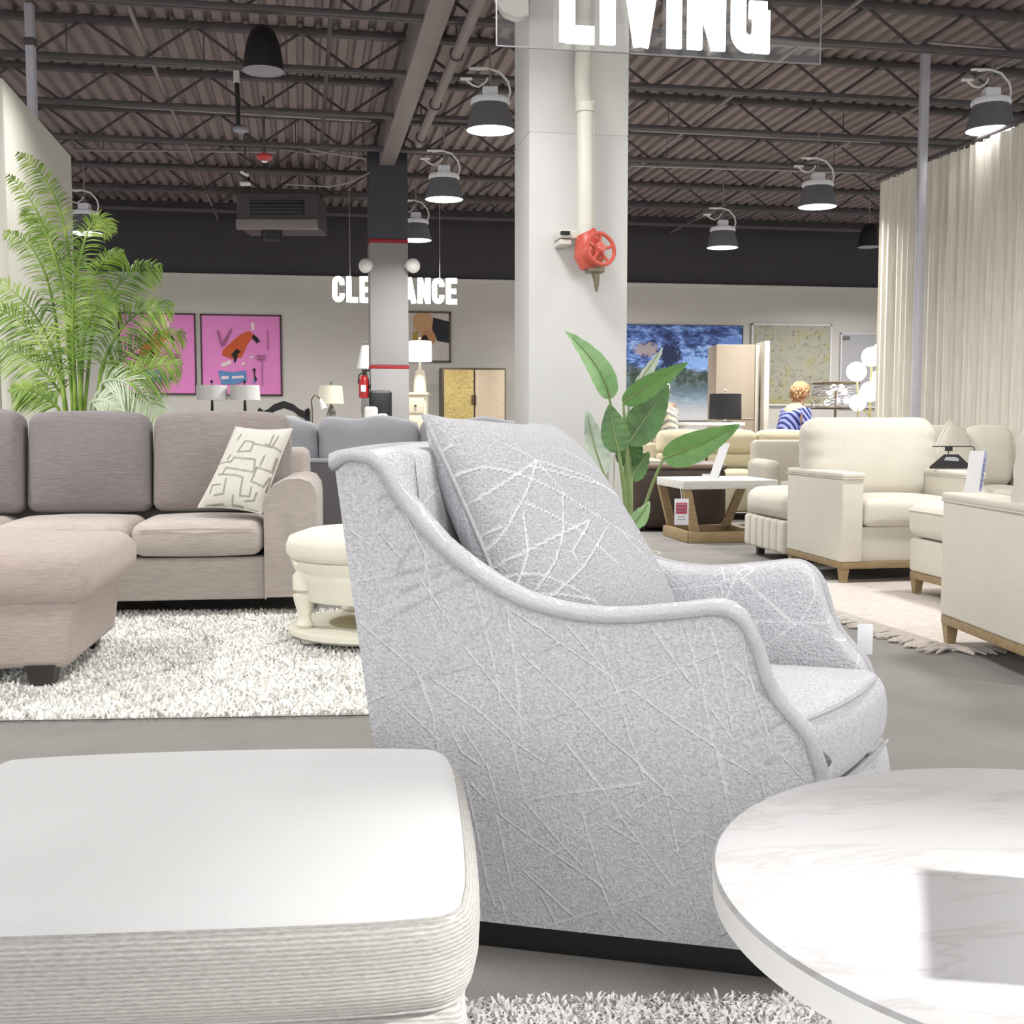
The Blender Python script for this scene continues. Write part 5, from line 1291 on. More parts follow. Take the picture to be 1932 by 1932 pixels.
def pinkpic(x0, y0, x1, y1, lab):
    T, W_, H_ = frame_pic('framed_print', lab, x0, y0, x1, y1, M['frame_dark'], M['pink'], .025, .03, group=None)
    shapes(T, W_, H_, [('painted_shape', M['orange'], [(.27, .44), (.48, .25), (.60, .20), (.66, .25), (.58, .36), (.50, .53), (.38, .55), (.26, .50)]),
        ('painted_shape', M['ink'], [(.65, .24), (.70, .28), (.74, .34), (.70, .33), (.71, .37), (.67, .33), (.63, .29)]),
        ('painted_shape', M['ink'], [(.44, .42), (.50, .46), (.46, .48), (.43, .58), (.41, .60), (.40, .52), (.37, .50)]),
        ('painted_shape', M['blush'], [(.25, .60), (.36, .56), (.38, .60), (.30, .64), (.26, .65)]), ('painted_shape', M['blush'], [(.50, .60), (.56, .58), (.54, .62), (.49, .63)]), ('painted_shape', M['blush'], [(.58, .53), (.66, .50), (.64, .54)]),
        ('painted_shape', M['blush'], [(.62, .10), (.665, .10), (.665, .19), (.63, .19)]),
        ('painted_label', M['blue_lab'], [(.21, .69), (.40, .71), (.55, .69), (.56, .82), (.40, .86), (.25, .86)]),
        ('label_marks', M['blush'], [(.25, .76), (.34, .76), (.34, .79), (.25, .80)]), ('label_marks', M['blush'], [(.38, .76), (.52, .75), (.53, .78), (.38, .79)]),
        ('painted_shape', M['ink'], [(.63, .67), (.67, .66), (.66, .74), (.69, .80), (.66, .82), (.65, .75), (.645, .70)]), ('painted_shape', M['blue_lab'], [(.63, .84), (.65, .78), (.665, .84)]),
        ('painted_shape', M['mauve'], [(.20, .20), (.23, .20), (.26, .36), (.36, .20), (.38, .17), (.385, .20), (.30, .37), (.25, .40)]),
        ('painted_shape', M['mauve'], [(.68, .50), (.80, .50), (.80, .515), (.69, .52)]), ('painted_shape', M['mauve'], [(.68, .54), (.80, .54), (.80, .555), (.69, .56)]), ('painted_shape', M['mauve'], [(.745, .56), (.755, .56), (.755, .88), (.745, .88)]),
        ('painted_shape', M['mauve'], [(.82, .20), (.83, .20), (.83, .44), (.82, .44)])])
pinkpic(222, 589, 372, 745, 'square pink print with an orange shape, partly behind the palm')
pinkpic(377, 592, 533, 747, 'square pink print with an orange shape, hung clear of the palm')
M['white_frame'] = plain('white_frame', S(214, 214, 212), .5)
M['bronze'] = plain('bronze_frame', S(92, 80, 62), .45, .3)
M['abs_bg'] = plain('stone_canvas', S(206, 198, 188), .8)
T, W_, H_ = frame_pic('abstract_print', 'abstract print of tan circle and black block above the gold cabinet', 722, 586, 851, 684, M['bronze'], M['abs_bg'], .03, .03)
cir = lambda cx, cy, rx, ry: [(cx + rx * math.cos(k * math.pi / 12), cy + ry * math.sin(k * math.pi / 12)) for k in range(24)]
shapes(T, W_, H_, [('painted_shape', plain('tan_paint', S(200, 160, 118), .8), cir(.59, .22, .15, .22)), ('painted_shape', plain('black_block_paint', S(44, 46, 52), .8), [(.74, .12), (.98, .20), (.98, .62), (.80, .58), (.72, .36)]),
    ('painted_shape', plain('terracotta_paint', S(196, 142, 100), .8), cir(.66, .52, .11, .16)), ('painted_shape', plain('ochre_paint', S(176, 150, 62), .8), [(.44, .40), (.52, .40), (.50, .58), (.43, .58)]), ('painted_shape', M['ink'], [(.56, .60), (.585, .48), (.62, .46), (.65, .50), (.67, .60), (.64, .60), (.62, .54), (.60, .60)])])
def landscape():
    n = NT('blue_landscape_canvas'); n.set(Roughness=.7)
    sp = n.new('SeparateXYZ'); n.link(n.tc.outputs['Generated'], sp.inputs[0])
    z, x = sp.outputs['Z'], sp.outputs['X']
    nz = n.noise(3.2, 6, .7, n.coords((1, 1, 2.4), (0, .25, 0)), .3)
    up = n.ramp(nz, [(0.32, S(28, 34, 52)), (0.44, S(54, 72, 124)), (0.52, S(92, 122, 190)), (0.60, S(150, 186, 244)), (0.7, S(214, 220, 240))])
    mid = n.ramp(n.noise(4.5, 6, .75), [(0.35, S(28, 40, 44)), (0.52, S(74, 88, 78)), (0.66, S(128, 150, 160))])
    lowc = n.ramp(n.noise(7, 5, .8, n.coords((1, 1, 3))), [(0.35, S(104, 132, 152)), (0.6, S(150, 172, 188)), (0.7, S(206, 216, 222))])
    f1_ = n.ramp(n.math('ADD', z, n.math('MULTIPLY', n.math('SUBTRACT', nz, .5), .25)), [(0.52, 0), (0.6, 1)])
    f2_ = n.ramp(z, [(0.22, 0), (0.42, 1)])
    f3_ = n.ramp(z, [(0.06, 0), (0.26, 1)])
    c = n.mix(f2_, lowc, mid); c = n.mix(f1_, c, up); c = n.mix(f3_, S(214, 212, 212), c)
    def blob(cx, cz, rx, rz, colr, c):
        dx = n.math('MULTIPLY', n.math('SUBTRACT', x, cx), 1 / rx); dz = n.math('MULTIPLY', n.math('SUBTRACT', z, cz), 1 / rz)
        d = n.math('ADD', n.math('ADD', n.math('MULTIPLY', dx, dx), n.math('MULTIPLY', dz, dz)), n.math('MULTIPLY', n.math('SUBTRACT', n.noise(13, 6, .75), .5), 5.0))
        return n.mix(n.ramp(d, [(.55, 1.0), (.8, 0.0)]), c, colr)
    c = blob(.66, .62, .16, .1, S(150, 190, 250), c); c = blob(.92, .8, .12, .1, S(110, 140, 214), c); c = blob(.27, .74, .1, .08, S(176, 160, 164), c); c = blob(.45, .68, .1, .16, S(34, 48, 84), c)
    n.col(c); return n.m
T, W_, H_ = frame_pic('landscape_painting', 'large blue landscape painting right of the white column', 1150, 611, 1399, 794, M['ink'], landscape(), .006, .04)
def floral():
    n = NT('beige_floral_canvas'); n.set(Roughness=.7)
    sp = n.new('SeparateXYZ'); n.link(n.tc.outputs['Generated'], sp.inputs[0])
    a = n.ramp(n.noise(5, 5, .65), [(0.35, S(160, 156, 132)), (0.5, S(176, 174, 160)), (0.65, S(172, 164, 118))])
    b = n.ramp(n.noise(13, 4, .6), [(0.36, 1.0), (0.42, 0)])
    c = n.mix(n.math('MULTIPLY', b, .75), a, S(122, 114, 92)); lo = n.ramp(sp.outputs['Z'], [(0.02, 1), (0.16, 0)])
    n.col(n.mix(n.math('MULTIPLY', lo, .6), c, S(168, 156, 92))); return n.m
frame_pic('floral_painting', 'beige floral painting in a thin white frame', 1418, 610, 1566, 766, M['white_frame'], floral(), .03, .05)
T, W_, H_ = frame_pic('grey_canvas', 'pale grey framed canvas with a dark corner tag, beside the curtain', 1586, 628, 1700, 770, M['white_frame'], plain('pale_grey_canvas', S(176, 174, 176), .8, var=.02), .025, .04)
m = MB(); m.rbox((-W_ / 2 + .1, -.012, H_ / 2 - .09), (.13, .004, .07), .001, k=1); m.build('corner_tag', plain('grey_tag', S(110, 110, 110), .7), T)
# ---- tables that carry the lamps
def block_table(name, label, px0, px1, d, ztop_, dep, mat, cat='table', drawers=0, leg=True):
    a, b = Dp(px0, 800, d), Dp(px1, 800, d); W_ = (b - a).length
    T = thing(name, label, cat, (a.x, a.y, 0), CAMROT)
    m = MB(); m.rbox((W_ / 2, dep / 2, ztop_ - .02), (W_ + .02, dep + .02, .04), .006, k=2); m.build('table_top', mat, T)
    if drawers:
        m = MB(); m.rbox((W_ / 2, dep / 2, (ztop_ + .04) / 2), (W_ - .03, dep - .03, ztop_ - .1), .006, k=1); m.build('case', mat, T)
        m = MB(); m.rbox((W_ / 2, dep / 2, .045), (W_ - .08, dep - .08, .09), .004, k=1); m.build('plinth', mat, T)
        for k in range(drawers):
            h = (ztop_ - .16) / drawers
            m = MB(); m.rbox((W_ / 2, .008, .1 + h * (k + .5)), (W_ - .09, .025, h - .03), .006, k=2); dr = m.build('drawer', mat, T)
            for sx in ((.5,) if W_ < .5 else (.3, .7)):
                m = MB(); m.ball((W_ * sx, -.016, .1 + h * (k + .5)), .018, 8); m.build('knob', M['bronze'], dr)
    else:
        for x in (.04, W_ - .04):
            for y in (.04, dep - .04):
                m = MB(); m.rbox((x, y, (ztop_ - .04) / 2), (.045, .045, ztop_ - .04), .004, k=1); m.build('leg', mat, T)
    return T, W_
def table_lamp(label, px, py0, py1, wtop, wbot, d, zbase, base_prof, smat, bmat, finial=True, group=None, name='table_lamp'):
    """px centre, shade from py0 (top) to py1, shade widths in px; base runs down to zbase"""
    t, b = Dp(px, py0, d), Dp(px, py1, d); k = d / F / 2
    T = thing(name, label, 'lamp', (b.x, b.y, zbase), CAMROT, group)
    h = b.z - zbase
    m = MB(); m.lathe([(wbot * k, h), (wtop * k, h + t.z - b.z), (wtop * k - .004, h + t.z - b.z), (wbot * k - .004, h)], n=32, cap=False); m.f += [tuple(m.f[0][:0])] if False else []
    m.build('lamp_shade', smat, T)
    m = MB(); m.lathe([(r, z * h) for r, z in base_prof], n=24); m.build('lamp_base', bmat, T)
    m = MB(); m.tube([(0, 0, h * .98), (0, 0, h + t.z - b.z + (.03 if finial else -.01))], .006, 6)
    if finial: m.ball((0, 0, h + t.z - b.z + .04), .016, 8)
    m.build('finial', bmat, T); return T
M['shade_white'] = plain('white_lamp_shade', S(212, 210, 208), .85, var=.02)
M['shade_cream'] = plain('cream_lamp_shade', S(222, 216, 196), .85, var=.02)
M['shade_lit'] = emis('bright_white_shade', (.85, .85, .87, 1), .25)
M['glass_base'] = plain('smoky_glass', S(120, 116, 112), .15, .2)
M['ceramic'] = plain('cream_ceramic', S(222, 212, 190), .4)
block_table('console_table', 'white console table behind the taupe sofa carrying two white lamps', 362, 494, 11.9, .82, .45, M['white_paint'])
trip = [(.11, 0), (.11, .02), (.02, .5), (.012, .99)]
table_lamp('white drum table lamp on a dark cone base, nearer the palm', 400, 727, 755, 56, 58, 12.1, .821, trip, M['shade_white'], M['black'])
table_lamp('white drum table lamp on a dark cone base, nearer the arched headboard', 462, 727, 755, 54, 57, 12.1, .821, trip, M['shade_white'], M['black'])
block_table('nightstand', 'nightstand beside the arched dark headboard, carrying the cream lamp', 578, 658, 13.4, .72, .6, M['white_paint'])
table_lamp('cream shaded bedside lamp on a glass column base', 625, 728, 762, 42, 48, 13.8, .721, [(.07, 0), (.07, .04), (.03, .1), (.055, .3), (.035, .5), (.055, .75), (.02, .95), (.01, .99)], M['shade_cream'], M['glass_base'])
q = Dp(589, 768, 13.52)
T = thing('reading_lamp', 'small curved metal reading lamp left of the cream bedside lamp', 'lamp', (q.x, q.y, .721), CAMROT)
k_ = 13.5 / F; hz = q.z - .721
m = MB(); m.tube([(0, 0, 0), (0, 0, hz - .02), (-.01, 0, hz + .08), (.03, 0, hz + .14), (.08, 0, hz + .11), (.1, 0, hz + .06)], .008, 6); m.lathe([(.06, 0), (.06, .012), (.01, .02)], n=16); m.build('lamp_base', M['bronze'], T)
m = MB(); m.tube([(.09, 0, hz + .09), (.11, 0, hz + .04), (.13, 0, hz - .02)], [.02, .035, .05], 12); m.build('lamp_shade', M['shade_white'], T)
# bed with arched headboard
h0, h1 = Dp(487, 785, 14.6), Dp(585, 785, 14.6)
T = thing('bed', 'bed with a dark arched carved headboard and white bedding', 'bed', (h0.x, h0.y, 0), CAMROT)
Wb = (h1 - h0).length
arch = [(0, .52), (0, .82)]
zt_ = Dp(536, 758, 14.6).z; zl = Dp(490, 772, 14.6).z
top = [(0, zl - .02), (.03 * Wb, zl + .02), (.08 * Wb, zl - .03), (.2 * Wb, zl + .0), (.32 * Wb, zt_ - .03), (.5 * Wb, zt_ + .01), (.68 * Wb, zt_ - .03), (.8 * Wb, zl), (.92 * Wb, zl - .03), (.97 * Wb, zl + .02), (Wb, zl - .02)]
bot = [(x, z - (.09 if .05 * Wb < x < .95 * Wb else .11)) for x, z in top]
m = MB(); N = len(top); vs = [(x, -.03, z) for x, z in top] + [(x, -.03, z) for x, z in bot] + [(x, .03, z) for x, z in top] + [(x, .03, z) for x, z in bot]
m.add(vs, [f for i in range(N - 1) for f in ((i, N + i, N + i + 1, i + 1), (2 * N + i, 2 * N + i + 1, 3 * N + i + 1, 3 * N + i), (i, i + 1, 2 * N + i + 1, 2 * N + i), (N + i, 3 * N + i, 3 * N + i + 1, N + i + 1))])
for x in (.03, Wb - .03): m.rbox((x, 0, zl / 2), (.06, .06, zl), .006, k=1)
m.build('headboard_rim', M['black'], T)
m = MB(); m.rbox((Wb / 2, .0, .68), (Wb - .12, .025, .72), .01, k=1); m.build('headboard_panel', M['shade_white'], T)
m = MB(); m.rbox((Wb / 2, -.95, .42), (Wb - .06, 1.85, .3), .08, k=3); m.build('mattress', M['white_paint'], T, sharp=0)
m = MB(); m.rbox((Wb / 2, -.95, .2), (Wb - .08, 1.8, .14), .01, k=1); m.build('bed_base', M['black'], T)
for sx in (.28, .72):
    m = MB(); m.rbox((Wb * sx, -.2, .72), (Wb * .42, .16, .38), .07, (.01, .03, .01), k=3, m=3, M=None); m.build('bed_pillow', M['shade_white'], T, sharp=0)
for x in (.06, Wb - .06):
    m = MB(); m.rbox((x, -1.8, .065), (.06, .06, .13), .005); m.build('leg', M['black'], T)
# fire extinguisher and conical lamp on the pillar's left, chair and desk things in front of it
q = Dp(687, 752, d_p + .1)
T = thing('fire_extinguisher', 'red fire extinguisher hung low on the left side of the pillar', 'fire extinguisher', q, CAMROT)
M['ext_red'] = plain('extinguisher_red', S(166, 34, 38), .35, var=.04)
m = MB(); m.lathe([(.02, 0), (.06, .01), (.062, .22), (.045, .26), (.02, .28)], n=20); m.build('cylinder', M['ext_red'], T)
m = MB(); m.tube([(0, 0, .27), (0, 0, .32)], .018, 8); m.rbox((.02, 0, .335), (.09, .02, .02), .004); m.tube([(-.02, 0, .31), (-.06, 0, .28), (-.068, -.01, .18)], .008, 6); m.build('valve_handle', M['black'], T)
m = MB(); m.rbox((.0, -.062, .12), (.06, .006, .08), .002, k=1); m.build('label_plate', M['card_white'], T)
m = MB(); m.rbox((.075, 0, .14), (.05, .03, .05), .005); m.build('wall_bracket', M['steel'], T)
block_table('lamp_table', 'slim white table behind the pillar carrying a cone lamp', 664, 706, 15.6, .75, .4, M['white_paint'])
table_lamp('white cone shade table lamp partly behind the pillar', 690, 652, 696, 16, 34, 15.8, .751, [(.07, 0), (.03, .08), (.07, .4), (.05, .7), (.015, .97)], M['shade_white'], M['glass_base'])
q = Dp(718, 792, 13.2)
T = thing('office_chair', 'black high backed office chair in front of the pillar', 'chair', (q.x, q.y, 0), CAMROT + .25)
kz = Dp(718, 737, 13.2).z
m = MB(); m.rbox((0, .0, kz - .28), (.26, .06, .56), .03, (0, .02, 0), k=3, m=4); m.build('backrest', M['black'], T, sharp=0)
m = MB(); m.rbox((.05, -.26, .48), (.48, .48, .09), .04, k=3); m.build('seat', M['black'], T, sharp=0)
m = MB(); m.tube([(.0, .0, kz - .5), (.05, -.0, .62), (.05, -.1, .44)], .025, 8); m.tube([(.05, -.26, .44), (.05, -.26, .1)], .03, 10)
for k in range(5): m.tube([(.05, -.26, .11), (.05 + .3 * math.cos(k * 1.257), -.26 + .3 * math.sin(k * 1.257), .06)], .018, 6)
m.build('pedestal', M['black'], T)
for k in range(5):
    m = MB(); m.ball((.05 + .3 * math.cos(k * 1.257), -.26 + .3 * math.sin(k * 1.257), .028), .028, 8); m.build('caster', M['black'], T)
m = MB(); m.tube([(.3, -.2, .5), (.32, -.18, .72), (.3, -.05, .74), (.16, .02, .62)], .018, 8); m.build('armrest', M['black'], T)
block_table('service_desk', 'white desk between the grey sofa and the pillar', 668, 735, 11.6, .86, .4, M['white_paint'])
for px, w_, h_, lab in ((700, .13, .16, 'taller rounded white box on the white desk'), (722, .1, .09, 'low white box beside the taller one on the white desk')):
    q = Dp(px, 790, 11.75); T = thing('desk_box', lab, 'box', (q.x, q.y, .861), CAMROT)
    m = MB(); m.rbox((0, 0, h_ / 2 + .05), (w_, .12, h_ + .1), .03, k=3); m.build('box_body', M['white_paint'], T)
# chest, drum lamp, gold cabinet
M['chest'] = plain('cream_chest_paint', S(206, 196, 172), .55, var=.04)
block_table('chest', 'cream chest of drawers right of the pillar under a drum lamp', 762, 806, 15.9, Dp(785, 740, 15.9).z, .45, M['chest'], 'chest', drawers=5)
zc = Dp(785, 740, 15.9).z
table_lamp('white drum lamp with a cream ceramic base on the cream chest', 792, 644, 682, 46, 46, 16.1, zc + .001, [(.085, 0), (.09, .05), (.075, .6), (.06, .7), (.02, .76), (.015, .97)], M['shade_lit'], M['ceramic'])
def gold():
    n = NT('hammered_gold'); n.set(Roughness=.38, Metallic=.35); f = n.noise(24, 4, .6)
    n.col(n.ramp(f, [(0.3, S(176, 152, 88)), (0.7, S(214, 192, 128))])); n.bump(f, .7, .02); return n.m
M['gold'] = gold()
M['gold_pale'] = plain('champagne_leaf', S(204, 186, 160), .45, .2, var=.08, scale=24, bump=.5, bscale=30)
a, b = Yp(834, 693, YW - .75), Yp(955, 693, YW - .75); zg = Yp(895, 694, YW - .75).z
T = thing('gold_cabinet', 'two door cabinet with hammered gold fronts under the abstract print', 'cabinet', (a.x, YW - .75, 0)); Wg = b.x - a.x
m = MB(); m.rbox((Wg / 2, .24, zg / 2 + .03), (Wg, .44, zg - .06), .006, k=1); m.build('case', M['bronze'], T)
for i in (0, 1):
    m = MB(); m.rbox((Wg * (.26 + .485 * i), .008, zg / 2 + .03), (Wg * .46, .03, zg - .12), .004, k=1); dr = m.build('door', M['gold' if i == 0 else 'gold_pale'], T)
    m = MB(); m.rbox((Wg * (.47 + .045 * i), -.018, zg * .72), (.02, .03, .16), .006); m.build('handle', M['bronze'], dr)
for x in (.05, Wg - .05):
    for y in (.07, .4):
        m = MB(); m.rbox((x, y, .03), (.04, .04, .06), .003); m.build('leg', M['bronze'], T)
# ---- right half: tall cabinet, black drum lamp, caged lamp, globe lamp
M['taupe_panel'] = plain('taupe_lacquer', S(166, 152, 134), .6, var=.02)
M['cream_edge'] = plain('cream_lacquer', S(216, 208, 192), .5, var=.02)
a, b = Dp(1352, 655, 14.0), Dp(1425, 650, 14.0); ztc = b.z
T = thing('tall_cabinet', 'tall taupe cabinet with pale edges right of the blue painting', 'cabinet', (a.x, a.y, 0), CAMROT)
Wc = (b - a).length
m = MB(); m.rbox((Wc / 2, .3, ztc / 2), (Wc, .6, ztc), .006, k=1); m.build('side_panel', M['taupe_panel'], T)
m = MB(); m.rbox((Wc / 2 - .005, -.004, ztc * .53), (Wc - .01, .01, .006), .002, k=1); m.build('panel_joint', M['cream_edge'], T)
m = MB(); m.rbox((Wc + .028, .02, ztc / 2 - .0), (.045, .06, ztc - .02), .004, k=1); m.build('edge_post', M['cream_edge'], T)
m = MB(); m.rbox((Wc + .1, .05, ztc / 2 + .02), (.06, .5, ztc + .02), .004, k=1); m.build('open_door', M['cream_edge'], T)
block_table('white_console', 'low white console table under the black drum lamp', 1282, 1404, 13.3, Dp(1350, 797, 13.3).z, .4, M['white_paint'])
table_lamp('black drum shade table lamp in front of the tall taupe cabinet', 1368, 743, 791, 59, 61, 13.5, Dp(1350, 797, 13.3).z + .001, [(.08, 0), (.08, .3), (.02, .5), (.015, .9)], M['black'], M['white_paint'])
zcn = .78
block_table('lamp_console', 'narrow dark console behind the far cream sofa carrying the ringed lamp', 1545, 1612, 12.7, zcn, .42, M['leg_dark'])
q = Dp(1576, 770, 12.92)
T = thing('caged_lamp', 'table lamp with a ringed crystal drum shade, lit', 'lamp', (q.x, q.y, zcn + .001), CAMROT)
hz = q.z - zcn; kk = 13.05 / F
m = MB()
for z, w_ in ((0, 43), (46, 42)):
    m.tube([(w_ * kk * math.cos(a * math.pi / 16), w_ * kk * math.sin(a * math.pi / 16), hz + z * kk) for a in range(32)], .012, 6, closed=True)
m.build('shade_ring', M['bronze'], T)
m = MB(); r = random.Random(4)
for k in range(26):
    z = hz + r.uniform(4, 42) * kk; a0 = r.uniform(0, 6.28); ln = r.uniform(.8, 2.2)
    m.tube([(42.5 * kk * math.cos(a0 + ln * i / 8), 42.5 * kk * math.sin(a0 + ln * i / 8), z + .02 * math.sin(i)) for i in range(9)], .006, 5)
m.build('shade_wire', M['conduit'], T)
M['bulb'] = emis('lit_bulb', (1, .97, .9, 1), 7)
for i, (x, z) in enumerate(((-12, 30), (4, 14), (16, 30), (22, 14), (-4, 38), (-14, 10), (10, 38))):
    m = MB(); m.ball((x * kk, .03 * (i % 2), hz + z * kk), .035, 8); m.build('bulb', M['bulb'], T)
m = MB(); m.tube([(0, 0, 0), (0, 0, hz + 46 * kk)], .014, 8); m.lathe([(.1, 0), (.1, .02), (.02, .04)], n=20)
for a in range(4): m.tube([(0, 0, hz + 1 * kk), (42 * kk * math.cos(a * 1.57), 42 * kk * math.sin(a * 1.57), hz)], .005, 4)
m.build('stem', M['bronze'], T)
q = Dp(1640, 790, 12.5)
T = thing('globe_lamp', 'brass floor lamp of glowing white globes beside the cream curtain', 'lamp', (q.x, q.y, 0), CAMROT)
M['globe'] = emis('lit_opal_globe', (1, 1, 1, 1), 3.2); M['brass'] = plain('pale_brass', S(196, 180, 120), .35, .6)
kk = 12.5 / F; hz = q.z
m = MB(); m.lathe([(.13, 0), (.13, .02), (.02, .03)], n=24)
gl = [(-26, 88, 0, 18.5), (3, 116, .03, 18.5), (18, 125, -.03, 17), (-4, 50, -.08, 19), (-20, 30, .05, 16), (18, 75, .04, 16)]
m.tube([(0, 0, 0), (2 * kk, 0, hz + 116 * kk)], .012, 8); m.tube([(-20 * kk, .0, 0), (-22 * kk, 0, hz + 40 * kk), (-26 * kk, 0, hz + 88 * kk)], .009, 8)
for x, z, y, r_ in gl[2:]: m.tube([(0, 0, hz + (z - 24) * kk), (x * kk, y, hz + z * kk)], .008, 6)
m.build('stem', M['brass'], T)
for x, z, y, r_ in gl:
    m = MB(); m.ball((x * kk, y, hz + z * kk), r_ * kk, 14); m.build('globe', M['globe'], T, sharp=0)
# ================================================================ two seated shoppers far away
def person(label, loc, rot, head_z, lean, shirt, trousers, hair, hat=None, bag=None, hairlen=.0):
    T = thing('person', label, 'person', loc, rot)     # faces local +x
    sh = head_z - .27
    skin = plain('skin', S(206, 164, 138), .6, var=.04)
    seat = .47
    lx = lean
    J = {'pel': (0, 0, seat + .1), 'waist': (lx * .3, 0, seat + .24), 'chest': (lx * .75, 0, sh - .12), 'neckb': (lx, 0, sh + .02), 'neck': (lx * 1.08 + .02, 0, sh + .08), 'head': (lx * 1.15 + .05, 0, sh + .19), 'top': (lx * 1.15 + .04, 0, sh + .27)}
    E = [('pel', 'waist'), ('waist', 'chest'), ('chest', 'neckb'), ('neckb', 'neck'), ('neck', 'head'), ('head', 'top')]
    R = {'pel': .15, 'waist': .135, 'chest': .15, 'neckb': .075, 'neck': .05, 'head': .082, 'top': .06}
    for s, n in ((1, 'L'), (-1, 'R')):
        J['sh' + n] = (lx * .95, .17 * s, sh - .02); J['el' + n] = (lx * .8 + .03, .24 * s, sh - .29); J['wr' + n] = (lx + .22, .16 * s, sh - .40); J['ha' + n] = (lx + .29, .14 * s, sh - .41)
        J['hip' + n] = (.02, .1 * s, seat + .08); J['kn' + n] = (.44, .11 * s, seat + .05); J['an' + n] = (.46, .11 * s, .1); J['to' + n] = (.6, .12 * s, .04)
        E += [('neckb', 'sh' + n), ('sh' + n, 'el' + n), ('el' + n, 'wr' + n), ('wr' + n, 'ha' + n), ('pel', 'hip' + n), ('hip' + n, 'kn' + n), ('kn' + n, 'an' + n), ('an' + n, 'to' + n)]
        R.update({'sh' + n: .07, 'el' + n: .048, 'wr' + n: .032, 'ha' + n: .036, 'hip' + n: .1, 'kn' + n: .068, 'an' + n: .046, 'to' + n: .04})
    names = list(J); ix = {k: i for i, k in enumerate(names)}
    def skinmesh(name, keys, mat, grow, lvl=2, root='pel'):
        ks = [k for k in names if k in keys]; id_ = {k: i for i, k in enumerate(ks)}
        me = bpy.data.meshes.new(name); me.from_pydata([J[k] for k in ks], [(id_[a], id_[b]) for a, b in E if a in id_ and b in id_], [])
        o = bpy.data.objects.new(name, me); COL.objects.link(o); o.parent = T
        md = o.modifiers.new('skin', 'SKIN'); md.use_smooth_shade = True
        if not me.skin_vertices: me.skin_vertices.new()
        for k in ks: me.skin_vertices[0].data[id_[k]].radius = (R[k] + grow, R[k] + grow)
        me.skin_vertices[0].data[id_[root]].use_root = True
        sb = o.modifiers.new('sub', 'SUBSURF'); sb.levels = lvl; sb.render_levels = lvl
        me.materials.append(mat); return o
    body = skinmesh('body', set(names), skin, 0)
    skinmesh('shirt', {'waist', 'chest', 'neckb', 'shL', 'shR', 'elL', 'elR', 'wrL', 'wrR', 'pel'}, shirt, .016)
    skinmesh('trousers', {'pel', 'hipL', 'hipR', 'knL', 'knR', 'anL', 'anR'}, trousers, .014)
    for s in (1, -1):      # fingers and thumb on each hand
        m = MB(); hx, hy, hz_ = J['haL' if s > 0 else 'haR']
        for f in range(4): m.tube([(hx + .02, hy + (f - 1.5) * .018, hz_ + .005), (hx + .06, hy + (f - 1.5) * .02, hz_), (hx + .085 - abs(f - 1.3) * .008, hy + (f - 1.5) * .02, hz_ - .025)], [.010, .009, .007], 6)
        m.tube([(hx - .01, hy - s * .03, hz_), (hx + .03, hy - s * .05, hz_ + .0), (hx + .05, hy - s * .048, hz_ - .01)], [.011, .010, .008], 6); m.build('fingers', skin, T, sharp=0)
    hx, hy, hz_ = J['head']
    m = MB(); m.tube([(hx + .085, 0, hz_ + .035), (hx + .112, 0, hz_ - .005), (hx + .09, 0, hz_ - .015)], [.009, .015, .012], 8); m.build('nose', skin, T, sharp=0)
    for s in (1, -1):
        m = MB(); m.ball((hx + .078, .032 * s, hz_ + .028), .011, 6); m.build('eye', M['ink'], T, sharp=0)
        m = MB(); m.ball((hx, .09 * s, hz_ + .005), .026, 6, (.7, .4, 1.2)); m.build('ear', skin, T, sharp=0)
    m = MB(); m.ball((hx + .082, 0, hz_ - .045), .02, 6, (.4, 1.3, .4)); m.build('mouth', plain('lips', S(170, 100, 92), .5), T, sharp=0)
    m = MB(); r = random.Random(3)
    m.ball((hx - .022, 0, hz_ + .045), .112, 10, (1, .95, .95))
    for i in range(90):
        a, b = r.uniform(1.2, 5.1), r.uniform(-.9, 1.4)
        p = Vector((hx - .02 + .1 * math.cos(a) * math.cos(b), .1 * math.sin(a) * math.cos(b), hz_ + .05 + .1 * math.sin(b)))
        m.tube([p, p + Vector((-.02 * r.random(), .02 * r.uniform(-1, 1), -.03)), p + Vector((-.03 * r.random(), .03 * r.uniform(-1, 1), -.06 - hairlen * r.random()))], [.016, .014, .006], 5)
    m.build('hair', hair, T, sharp=0)
    if bag:
        m = MB(); m.tube([(lx * .7 + .16, .05, sh - .3), (lx + .1, -.02, sh - .05), (lx + .02, -.1, sh + .06), (lx - .1, -.12, sh - .05), (lx * .6 - .14, -.1, sh - .3)], .014, 6); m.build('bag_strap', bag, T)
    if hat:
        m = MB(); m.lathe([(.17, .0), (.165, .012), (.1, .015), (.095, .09), (.05, .12), (.001, .125)], c=(hx - .01, 0, hz_ + .07), n=24); m.build('hat', hat, T)
    return T
def stripes(name, a, b, sc_, rot):
    n = NT(name); n.set(Roughness=.9); wv = n.new('TexWave'); wv.inputs['Scale'].default_value = sc_; wv.inputs['Distortion'].default_value = 3
    n.link(n.coords((1, 1, 1), rot), wv.inputs['Vector']); n.col(n.ramp(wv.outputs['Fac'], [(0.25, a), (0.5, mul(b, .8)), (0.7, b)])); return n.m
p = Dp(1474, 800, 13.45); hz = Dp(1506, 730, 13.45).z
person('person in a blue striped top with auburn hair, sitting bent forward behind the cream sofa', (p.x, p.y, 0), CAMROT + .4, hz, .2, stripes('blue_striped_shirt', S(34, 40, 92), S(142, 150, 214), 6, (0, .6, 0)), plain('pale_trousers', S(214, 210, 208), .9), plain('auburn_hair', S(176, 138, 100), .8, var=.3, scale=30), bag=M['black'])
